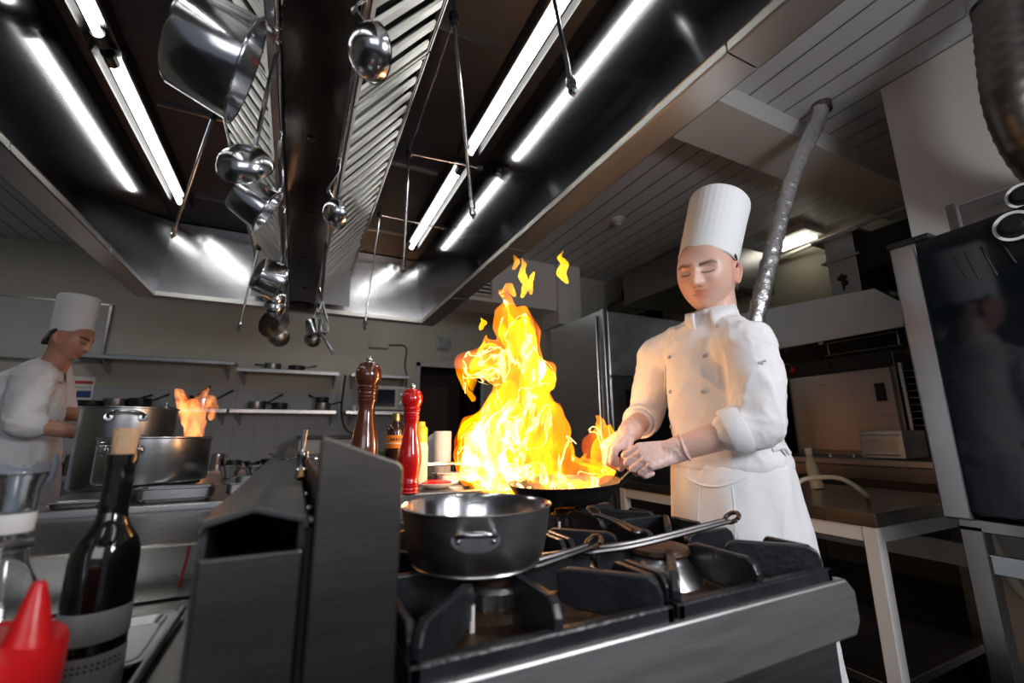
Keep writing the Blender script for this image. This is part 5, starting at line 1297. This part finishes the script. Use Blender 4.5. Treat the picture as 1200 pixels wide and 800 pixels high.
# stand collar, open at the throat
cl = MB(); R0, R1, Ri = [], [], []
nf = V(-.95, -.30, 0).normalized(); nl = V(0, 0, 1).cross(nf)
cc = V(1.072, .868, 1.425)
rows = []
for t in np.linspace(-2.8, 2.8, 45):
    a = t
    dirv = -nf*math.cos(a)+nl*math.sin(a); front = (1-math.cos(a))/2
    base = cc+V(.016, 0, .030)+dirv*.071-V(0, 0, .048)*front; topp = cc+V(.010, 0, .078)+dirv*.066-V(0, 0, .044)*front
    rows.append((base, topp, dirv))
vs = []; fs = []
for b_, t_, d_ in rows: vs += [b_, b_.lerp(t_, .5)+d_*.003, t_]
for i in range(len(rows)-1):
    for q in range(2): a = i*3+q; fs.append((a, a+3, a+4, a+1))
cl.poly(vs, fs); o = cl.build('collar', CLOTH, jk, smooth=180, solid=.006)
# apron / hat / trousers / shoes
ap_ = MB(); rings = []
for z, a, b, cx in ((1.035, .128, .160, 1.13), (1.0, .136, .165, 1.13), (.95, .140, .170, 1.13), (.88, .145, .178, 1.132), (.78, .150, .188, 1.135), (.65, .155, .196, 1.135), (.50, .160, .205, 1.135), (.42, .163, .210, 1.135)):
    rings.append([V(cx, .897, z)+Matrix.Rotation(rz, 3, 'Z') @ V(a*math.cos(t)*(1+.02*math.sin(7*t+z*9)), b*math.sin(t)*(1+.02*math.sin(9*t+1)), 0) for t in np.linspace(0, 2*PI, 61)[:-1]])
ap_.loft(rings); me = fuse(ap_, .007, 2); wrinkle(me, .006, 8, (1.3, 1.3, .45), 9)
apo = attach(me, 'apron', CLOTH2, ch)
# folded waistband flap and seams
def strip(o, pix, r, name, m, par, off=.002):
    pts = [surf(o, *p, off)[0] for p in pix]; pts = [p for p in pts if p is not None]
    if len(pts) > 2: return MB().tube(bez(pts, 5), r, 8).build(name, m, par, smooth=True)
strip(apo, [(798, 548), (806, 560), (822, 568), (840, 570), (858, 566), (874, 559)], .0032, 'waist_fold', CLOTH2, apo, 0)
strip(apo, [(858, 570), (860, 590), (861, 610), (862, 630)], .0016, 'apron_seam', CLOTH2, apo, 0)
strip(apo, [(820, 572), (819, 590), (818, 610)], .0014, 'apron_seam', CLOTH2, apo, 0)
q, n_ = surf(jk, 905, 527, .0)
if q is not None: MB().tube(bez([q, q+V(.03, -.012, .006), q+V(.045, -.015, -.01)], 5), [.006]*11, 8).build('apron_tie', CLOTH2, apo, smooth=True)
tr_ = MB()
for s in (-1, 1): limb(tr_, [(1.14, .90+s*.075, .90), (1.125, .90+s*.085, .50), (1.15, .90+s*.10, .10)], [.09, .075, .065])
me = fuse(tr_, .009, 3); attach(me, 'trousers', DARKC, ch)
for s in (-1, 1):
    sh_ = MB(); limb(sh_, [(1.17, .90+s*.11, .045), (1.09, .90+s*.12, .04), (.98, .895+s*.13, .032)], [.045, .046, .036]); me = fuse(sh_, .006, 3)
    c = verts(me); c[:, 2] = np.maximum(c[:, 2], .003); setv(me, c); attach(me, 'shoe', BLACK, ch)
def toque(par, base, axis, face, r0, r1, h, name='hat', brimz=0., m=HATM, slope=.18, nple=34):
    ax = Vector(axis).normalized(); f = Vector(face); f = (f-ax*f.dot(ax)).normalized(); l = ax.cross(f)
    rings = []; n = nple*4
    prof = [(0, 1.0), (.02, 1.004), (.18, 1.0), (.2, 1.005), (.4, .995), (.7, .99), (.93, 1.0), (.97, .985), (1.0, .93), (1.01, .6), (1.005, .2)]
    for u, k in prof:
        r = (r0+(r1-r0)*u)*k; ring = []
        for i in range(n):
            t = 2*PI*i/n; pl = 1+(.0035*math.sin(nple*t) if .2 < u < 1 else 0)
            low = (-.026*math.cos(t)*0+slope*0)
            zz = h*u
            if u < .02: zz -= 0
            ring.append(Vector(base)+f*(r*1.10*math.cos(t)*pl)+l*(r*.97*math.sin(t)*pl)+ax*zz)
        rings.append(ring)
    mb = MB(); mb.loft(rings, cap=False); mb.bm.faces.new([v for v in mb.bm.verts][-n:])
    o = mb.build(name, m, par, smooth=60, solid=.0025)
    b = MB(); R = []
    for z, k in ((.0, 1.012), (.045, 1.012)): R.append([Vector(base)+f*((r0)*k*1.10*math.cos(2*PI*i/64))+l*((r0)*k*.97*math.sin(2*PI*i/64))+ax*z for i in range(64)])
    b.loft(R, cap=False); b.build('hat_band', m, o, smooth=True, solid=.0015)
    return o
hax = V(.20, .02, 1).normalized(); hax = (V(.30, -.10, 1)).normalized()
hb = hc+(T1.to_3x3() @ V(-.012, 0, .036))
toque(ch, hb, hax, face, .0835, .090, .215)
# hair at temples and nape
hr = MB()
for i in range(150):
    a = random.uniform(.50*PI, 1.5*PI); z = random.uniform(-.055, .05) if .72*PI < a < 1.28*PI else random.uniform(.012, .05)
    p = T1 @ (V(.094*math.cos(a), .0795*math.sin(a)*1.0, z)*KH)
    hr.ball(p, (.010, .008, .012), T1.to_3x3().to_4x4(), 6)
me = fuse(hr, .004, 3); attach(me, 'hair', HAIR, ch)

# ================================================================== SECOND COOK (left)
c2p = thing('person', 'cook in white hat and short-sleeved pale jacket working at the left stock pots', 'person', (-1.16, 3.02, 0))
h2 = at(82, 398, y=2.98)
face2 = V(.90, -.22, -.32).normalized(); K2 = .92
T2 = fT(h2, face2, V(.25, 0, 1).normalized())
S2 = at(41, 440, y=2.84); E2 = at(26, 496, y=2.76); W2 = at(94, 507, y=2.80)
S2b = at(62, 434, y=3.20); E2b = at(72, 484, y=3.24); W2b = at(102, 486, y=3.1)

bm_ = MB(); head_mesh(bm_, T2, K2, 70, 56)
nk = h2+V(-.05, .02, -.15)
limb(bm_, [h2+V(-.02, 0, -.05), nk, nk+V(-.03, .01, -.07)], [.055, .056, .07])
for z, x in ((1.34, -1.22), (1.2, -1.22), (1.05, -1.21), (.95, -1.2)): bm_.ball((x, 3.02, z), (.09, .12, .12), None, 16)
limb(bm_, [S2, E2, W2], [.05, .045, .03]); limb(bm_, [S2b, E2b, W2b], [.05, .042, .03])
for s in (-1, 1): limb(bm_, [(-1.2, 3.02+s*.08, .92), (-1.18, 3.02+s*.09, .5), (-1.21, 3.02+s*.1, .08)], [.09, .058, .04])
hand(bm_, W2, (.9, .2, -.1), (0, .5, -1), (.2, .9, .3), .98, (25, 35, 25)); hand(bm_, W2b, (.9, -.2, -.1), (0, -.3, -1), (.2, -.9, .3), .98, (25, 35, 25))
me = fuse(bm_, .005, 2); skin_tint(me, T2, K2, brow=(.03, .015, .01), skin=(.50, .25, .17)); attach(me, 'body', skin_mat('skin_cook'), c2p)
tors = [((-1.200, 3.02, .97), .135, .18, 0), ((-1.210, 3.02, 1.05), .15, .195, 0), ((-1.225, 3.02, 1.18), .15, .19, 0), ((-1.225, 3.02, 1.33), .14, .195, 0), ((-1.215, 3.02, 1.41), .115, .18, 0), ((-1.200, 3.02, 1.45), .08, .12, 0), ((-1.180, 3.02, 1.49), .058, .07, 0)]
j2 = jacket(c2p, tors, [([S2+V(0, .05, 0), S2, S2.lerp(E2, .6), E2, E2.lerp(W2, .18)], [.075, .078, .072, .066, .062]), ([S2b+V(0, -.05, 0), S2b, S2b.lerp(E2b, .6), E2b], [.075, .076, .07, .062])], CLOTH, vox=.008, wr=.008, seed=5)
cl = MB(); vs = []; fs = []
cc = nk+V(-.012, 0, -.03); nf = V(.95, -.1, 0).normalized(); nl = V(0, 0, 1).cross(nf)
for i, t in enumerate(np.linspace(-2.9, 2.9, 33)):
    dv = -nf*math.cos(t)+nl*math.sin(t); fr__ = (1-math.cos(t))/2
    vs += [cc+dv*.076-V(0, 0, .05)*fr__+V(0, 0, .01), cc+dv*.066+V(0, 0, .055)-V(0, 0, .045)*fr__]
    if i: k = 2*i; fs.append((k-2, k, k+1, k-1))
cl.poly(vs, fs).build('collar', CLOTH, j2, smooth=180, solid=.006)
ap2 = MB(); rings = []
for z, a, b in ((1.02, .145, .19), (.95, .155, .20), (.8, .165, .215), (.5, .18, .24), (.42, .185, .245)): rings.append([V(-1.20+a*math.cos(t)*(1+.02*math.sin(7*t)), 3.02+b*math.sin(t), z) for t in np.linspace(0, 2*PI, 51)[:-1]])
ap2.loft(rings); me = fuse(ap2, .01, 2); wrinkle(me, .008, 7, (1.3, 1.3, .5), 4); a2 = attach(me, 'apron', CLOTHB, c2p)
q = at(64, 540, y=2.88)
MB().tube(bez([q+V(0, 0, .03), q+V(.01, -.01, -.03), q+V(.0, -.01, -.09)], 5), [.012]*11, 8).build('apron_tie', CLOTHB, a2, smooth=True)
tr_ = MB()
for s in (-1, 1): limb(tr_, [(-1.2, 3.02+s*.08, .92), (-1.18, 3.02+s*.09, .5), (-1.21, 3.02+s*.1, .1)], [.115, .085, .07])
attach(fuse(tr_, .01, 3), 'trousers', DARKC, c2p)
for s in (-1, 1):
    sh_ = MB(); limb(sh_, [(-1.23, 3.02+s*.1, .045), (-1.13, 3.02+s*.11, .04), (-1.04, 3.02+s*.11, .032)], [.045, .046, .036]); me = fuse(sh_, .008, 3)
    c = verts(me); c[:, 2] = np.maximum(c[:, 2], .003); setv(me, c); attach(me, 'shoe', BLACK, c2p)
toque(c2p, h2+(T2.to_3x3() @ V(-.010, 0, .030)), (.02, 0, 1), face2, .076, .079, .20)
hr = MB()
for i in range(160):
    a = random.uniform(.58*PI, 1.42*PI); z = random.uniform(-.06, .04) if .68*PI < a < 1.32*PI else random.uniform(.01, .045)
    hr.ball(T2 @ (V(.092*math.cos(a), .078*math.sin(a), z)*K2), (.011, .008, .012), T2.to_3x3().to_4x4(), 6)
attach(fuse(hr, .006, 3), 'hair', HAIR2, c2p)

# ================================================================== FLAMES
def flame_mat(name, cols, strength, scale=9., lo=.42, hi=.62, seed=0., stretch=(1, 1, .5), dist=1.2, base=.06, vein=0.):
    m = bpy.data.materials.new(name); m.use_nodes = True; t = m.node_tree; N, L = t.nodes, t.links
    for n in list(N): N.remove(n)
    out = N.new('ShaderNodeOutputMaterial'); add = N.new('ShaderNodeAddShader'); tr = N.new('ShaderNodeBsdfTransparent'); em = N.new('ShaderNodeEmission')
    tc = N.new('ShaderNodeTexCoord'); mp = N.new('ShaderNodeMapping'); mp.inputs['Scale'].default_value = stretch; mp.inputs['Location'].default_value = (seed, seed*.7, 0)
    nz = N.new('ShaderNodeTexNoise'); nz.inputs['Scale'].default_value = scale; nz.inputs['Detail'].default_value = 3.5; nz.inputs['Distortion'].default_value = dist
    L.new(tc.outputs['Object'], mp.inputs[0]); L.new(mp.outputs[0], nz.inputs['Vector'])
    mr = N.new('ShaderNodeMapRange'); mr.inputs[1].default_value = lo; mr.inputs[2].default_value = hi; mr.interpolation_type = 'SMOOTHSTEP'
    if vein:
        sb = N.new('ShaderNodeMath'); sb.operation = 'SUBTRACT'; sb.inputs[1].default_value = .5; L.new(nz.outputs['Fac'], sb.inputs[0])
        ab = N.new('ShaderNodeMath'); ab.operation = 'ABSOLUTE'; L.new(sb.outputs[0], ab.inputs[0])
        mr.inputs[1].default_value = vein; mr.inputs[2].default_value = 0.; L.new(ab.outputs[0], mr.inputs[0])
    else: L.new(nz.outputs['Fac'], mr.inputs[0])
    cr = N.new('ShaderNodeValToRGB'); cr.color_ramp.elements[0].color = (*cols[0], 1); cr.color_ramp.elements[1].color = (*cols[1], 1)
    L.new(mr.outputs[0], cr.inputs[0]); L.new(cr.outputs[0], em.inputs['Color'])
    ms = N.new('ShaderNodeMath'); ms.operation = 'MULTIPLY_ADD'; ms.inputs[1].default_value = strength; ms.inputs[2].default_value = strength*base; L.new(mr.outputs[0], ms.inputs[0]); L.new(ms.outputs[0], em.inputs['Strength'])
    L.new(tr.outputs[0], add.inputs[0]); L.new(em.outputs[0], add.inputs[1]); L.new(add.outputs[0], out.inputs['Surface'])
    m.cycles.emission_sampling = 'NONE'
    return m
def flame_shell(name, blobs, vox, amp, m, parent, sc=14, seed=0, shrink=0., rise=.5):
    mb = MB()
    for P, R in blobs: mb.chain([Vector(p) for p in P], [max(.002, r-shrink) for r in R], 12)
    me = fuse(mb, vox, 3); c = verts(me); n = norms(me); out = c.copy()
    for i, p in enumerate(c):
        q = Vector((p[0]*sc+seed, p[1]*sc, p[2]*sc*rise))
        w = noise.noise_vector(q)*1.0+noise.noise_vector(q*2.3)*.45
        out[i] = p+np.array(w)*amp+n[i]*amp*.5*noise.noise(q*1.7)
    setv(me, out)
    return attach(me, name, m, parent)
Q = 1.40        # distance of the fire
def F3(pts, q=Q):
    """pts: (px, py, r_px, depth offset)"""
    P = []; R = []
    for a in pts:
        d = q+(a[3] if len(a) > 3 else 0); P.append(at(a[0], a[1], q=d)); R.append(a[2]*d/F)
    return P, R
body_ = [F3([(556, 545, 24, -.02), (562, 520, 28, 0), (585, 500, 28, 0), (602, 470, 28, 0), (610, 440, 30, 0), (609, 405, 21, 0), (601, 375, 12, 0), (592, 352, 4, 0), (585, 342, 2, 0)]),
         F3([(570, 560, 22, 0), (600, 565, 20, 0), (640, 562, 18, .02), (680, 560, 14, .02), (708, 552, 9, .02)]),
         F3([(585, 540, 34, 0), (610, 515, 36, 0), (625, 490, 32, .02), (620, 460, 28, .02), (616, 425, 24, 0), (618, 395, 14, 0), (612, 370, 8, 0)]),
         F3([(600, 436, 24, 0), (576, 424, 24, -.02), (556, 424, 16, -.03), (547, 436, 7, -.03), (548, 455, 5, -.02), (556, 470, 3, -.02)]),
         F3([(572, 425, 12, 0), (566, 408, 6, 0), (572, 396, 3, 0)]),
         F3([(620, 450, 26, .02), (636, 438, 19, .03), (645, 448, 8, .03), (641, 458, 3, .03)]),
         F3([(625, 520, 28, .03), (645, 500, 20, .04), (652, 480, 9, .04), (654, 472, 3, .04)]),
         F3([(650, 550, 22, .02), (662, 528, 14, .03), (658, 508, 6, .03), (656, 498, 2, .03)]),
         F3([(670, 556, 16, .02), (676, 540, 8, .0), (670, 530, 3, .0)]),
         F3([(690, 560, 12, -.03), (700, 540, 13, -.05), (698, 520, 15, -.06), (704, 504, 11, -.06), (702, 490, 4, -.06), (697, 484, 2, -.06)]),
         F3([(640, 570, 10, -.10), (670, 568, 9, -.10), (700, 562, 7, -.08), (716, 554, 4, -.06)]), F3([(672, 560, 14, .0), (690, 552, 12, -.02), (686, 540, 6, -.02), (690, 530, 2, -.02)]),
         F3([(712, 550, 8, -.02), (714, 530, 7, -.04), (717, 512, 5, -.05), (715, 498, 2, -.05)]),
         F3([(590, 560, 14, -.08), (600, 578, 9, -.10), (622, 580, 6, -.10), (640, 574, 4, -.10)]), F3([(600, 400, 14, 0), (588, 388, 8, -.02), (586, 370, 4, -.02), (592, 360, 2, -.02)]),
         F3([(548, 545, 12, -.06), (556, 562, 10, -.08), (572, 572, 8, -.08), (590, 572, 6, -.08)]),
         F3([(560, 520, 22, -.04), (550, 530, 16, -.06), (548, 545, 10, -.06)])]
core_ = [F3([(555, 545, 20, -.03), (565, 522, 26, -.02), (590, 505, 24, 0), (606, 480, 14, 0), (618, 455, 12, 0), (622, 430, 15, 0), (618, 405, 9, 0)]),
         F3([(560, 540, 24, -.03), (590, 560, 18, -.03), (625, 556, 12, 0), (660, 562, 7, 0)]), F3([(575, 545, 14, -.08), (592, 570, 9, -.08), (610, 574, 6, -.08)]), F3([(590, 450, 9, 0), (574, 436, 8, -.02), (560, 440, 4, -.03)])]
fl = thing('fire', 'big leaping yellow and orange flames rising out of the black frying pan', 'flames', (FC.x, FC.y, .96))
fm_out = flame_mat('flame_outer', ((1, .11, .0), (1, .30, .0)), .66, 7, .36, .60, 0, base=.35, dist=.8)
fm_mid = flame_mat('flame_middle', ((1, .26, .0), (1, .52, .0)), .75, 8, .40, .58, 4, base=.25, dist=1.0)
fm_vein = flame_mat('flame_veins', ((1, .5, .03), (1, .78, .35)), 1.8, 6.5, seed=2, base=0, vein=.022, dist=1.2)
fm_core = flame_mat('flame_core', ((1, .45, .02), (1, .78, .40)), 2.6, 7, .46, .62, 9, base=.0, dist=1.2)
flame_shell('outer_flame', body_, .0055, .024, fm_out, fl, 11, 0, .000, .55)
flame_shell('middle_flame', body_, .0055, .026, fm_mid, fl, 13, 5, .009, .55)
flame_shell('veined_flame', body_, .0055, .024, fm_vein, fl, 12, 8, .008, .55)
flame_shell('core_flame', core_, .0055, .022, fm_core, fl, 14, 11, .004, .55)
lick = [F3([(613, 346, 2.5), (617, 334, 5), (612, 322, 4), (615, 310, 2.5), (611, 302, 1)]), F3([(623, 343, 2), (621, 330, 4), (626, 320, 2)]),
        F3([(664, 329, 3), (658, 320, 5), (662, 310, 5), (656, 301, 2), (660, 294, 1)]), F3([(602, 314, 2), (605, 306, 4), (601, 300, 1)]),
        F3([(590, 342, 2), (596, 336, 5), (602, 345, 3)]), F3([(563, 384, 3), (567, 378, 3), (564, 373, 1)])]
for L_ in lick: flame_shell('flame_lick', [L_], .0025, .006, fm_mid, fl, 40, 3, 0, .6)
f2 = thing('burner_fire', 'low orange flame licking out under the frying pan on the back burner', 'flames', (FC.x-.03, FC.y-.05, .93))
low = [F3([(640, 602, 4), (655, 604, 6), (672, 598, 5), (688, 592, 3), (702, 587, 1)], 1.42), F3([(645, 610, 4), (660, 606, 4), (680, 603, 2)], 1.40), F3([(628, 596, 5), (640, 590, 6), (655, 590, 3)], 1.45)]
flame_shell('flame_tongue', low, .0035, .008, fm_core, f2, 26, 8, 0, .6)
flame_shell('flame_tongue', low, .0035, .010, fm_mid, f2, 26, 2, -.002, .6)
fs_ = thing('fire', 'small faint orange flames flaring behind the left stock pots', 'flames', (-.42, 2.9, 1.0))
sm = [F3([(222, 492, 8), (218, 478, 8), (214, 466, 5), (208, 456, 2)], 2.95), F3([(230, 492, 8), (236, 478, 7), (246, 470, 5), (252, 478, 4), (250, 488, 3)], 2.95), F3([(225, 480, 7), (232, 468, 5), (240, 462, 3), (244, 456, 1)], 2.95), F3([(226, 588, 8), (226, 550, 9), (226, 520, 10), (226, 500, 9), (224, 486, 7)], 2.95)]
fm_small = flame_mat('flame_faint', ((1, .20, .03), (1, .36, .10)), .55, 9, .35, .65, 2)
flame_shell('outer_flame', sm, .010, .03, fm_small, fs_, 11, 4, 0, .5); flame_shell('inner_flame', sm, .010, .03, fm_small, fs_, 12, 9, .008, .5)

# ================================================================== LIGHTS
def point(name, p, col, e, r):
    l = bpy.data.lights.new(name, 'POINT'); l.color = col; l.energy = e; l.shadow_soft_size = r
    o = bpy.data.objects.new(name, l); COL.objects.link(o); o.location = p; return o
point('fire_light', at(610, 500, q=1.40), (1, .68, .48), 3.2, .06)
point('fire_light', at(600, 430, q=1.40), (1, .62, .42), 1.3, .05)
point('fire_light', at(660, 545, q=1.42), (1, .45, .14), 1.8, .04)
point('fire_light', at(228, 480, q=2.95), (1, .4, .12), .8, .04)
def area(name, p, tgt, col, e, sx, sy):
    l = bpy.data.lights.new(name, 'AREA'); l.shape = 'RECTANGLE'; l.size = sx; l.size_y = sy; l.color = col; l.energy = e
    o = bpy.data.objects.new(name, l); COL.objects.link(o); o.location = p
    o.rotation_euler = (Vector(tgt)-Vector(p)).to_track_quat('-Z', 'Y').to_euler(); return o
area('photo_flash', (1.15, -1.0, 1.75), (1.05, .9, 1.35), (1, .98, .99), 26, .5, .5)
area('added_fill', (-.8, -2.0, 1.9), (.3, 2.0, 1.3), (.96, .98, 1), 18, 1.8, 1.2)  # added soft fill from front left, no such lamp in the kitchen
area('room_lamp', (-2.6, 3.6, 2.95), (-2.6, 3.6, 0), (1, .97, .92), 11, .6, 1.2)
area('room_lamp', (.6, 4.6, 2.95), (.6, 4.6, 0), (1, .97, .92), 6, 1.2, .4)
w = bpy.data.worlds.new('world'); scn.world = w; w.use_nodes = True
w.node_tree.nodes['Background'].inputs[0].default_value = (.75, .82, 1, 1); w.node_tree.nodes['Background'].inputs[1].default_value = .17
vs_ = scn.view_settings; vs_.view_transform = 'Standard'; vs_.look = 'None'; vs_.gamma = 1; vs_.exposure = 0.0; vs_.use_curve_mapping = False
try:
    scn.cycles.transparent_max_bounces = 48; scn.cycles.max_bounces = 10; scn.cycles.sample_clamp_indirect = 6
except Exception: pass
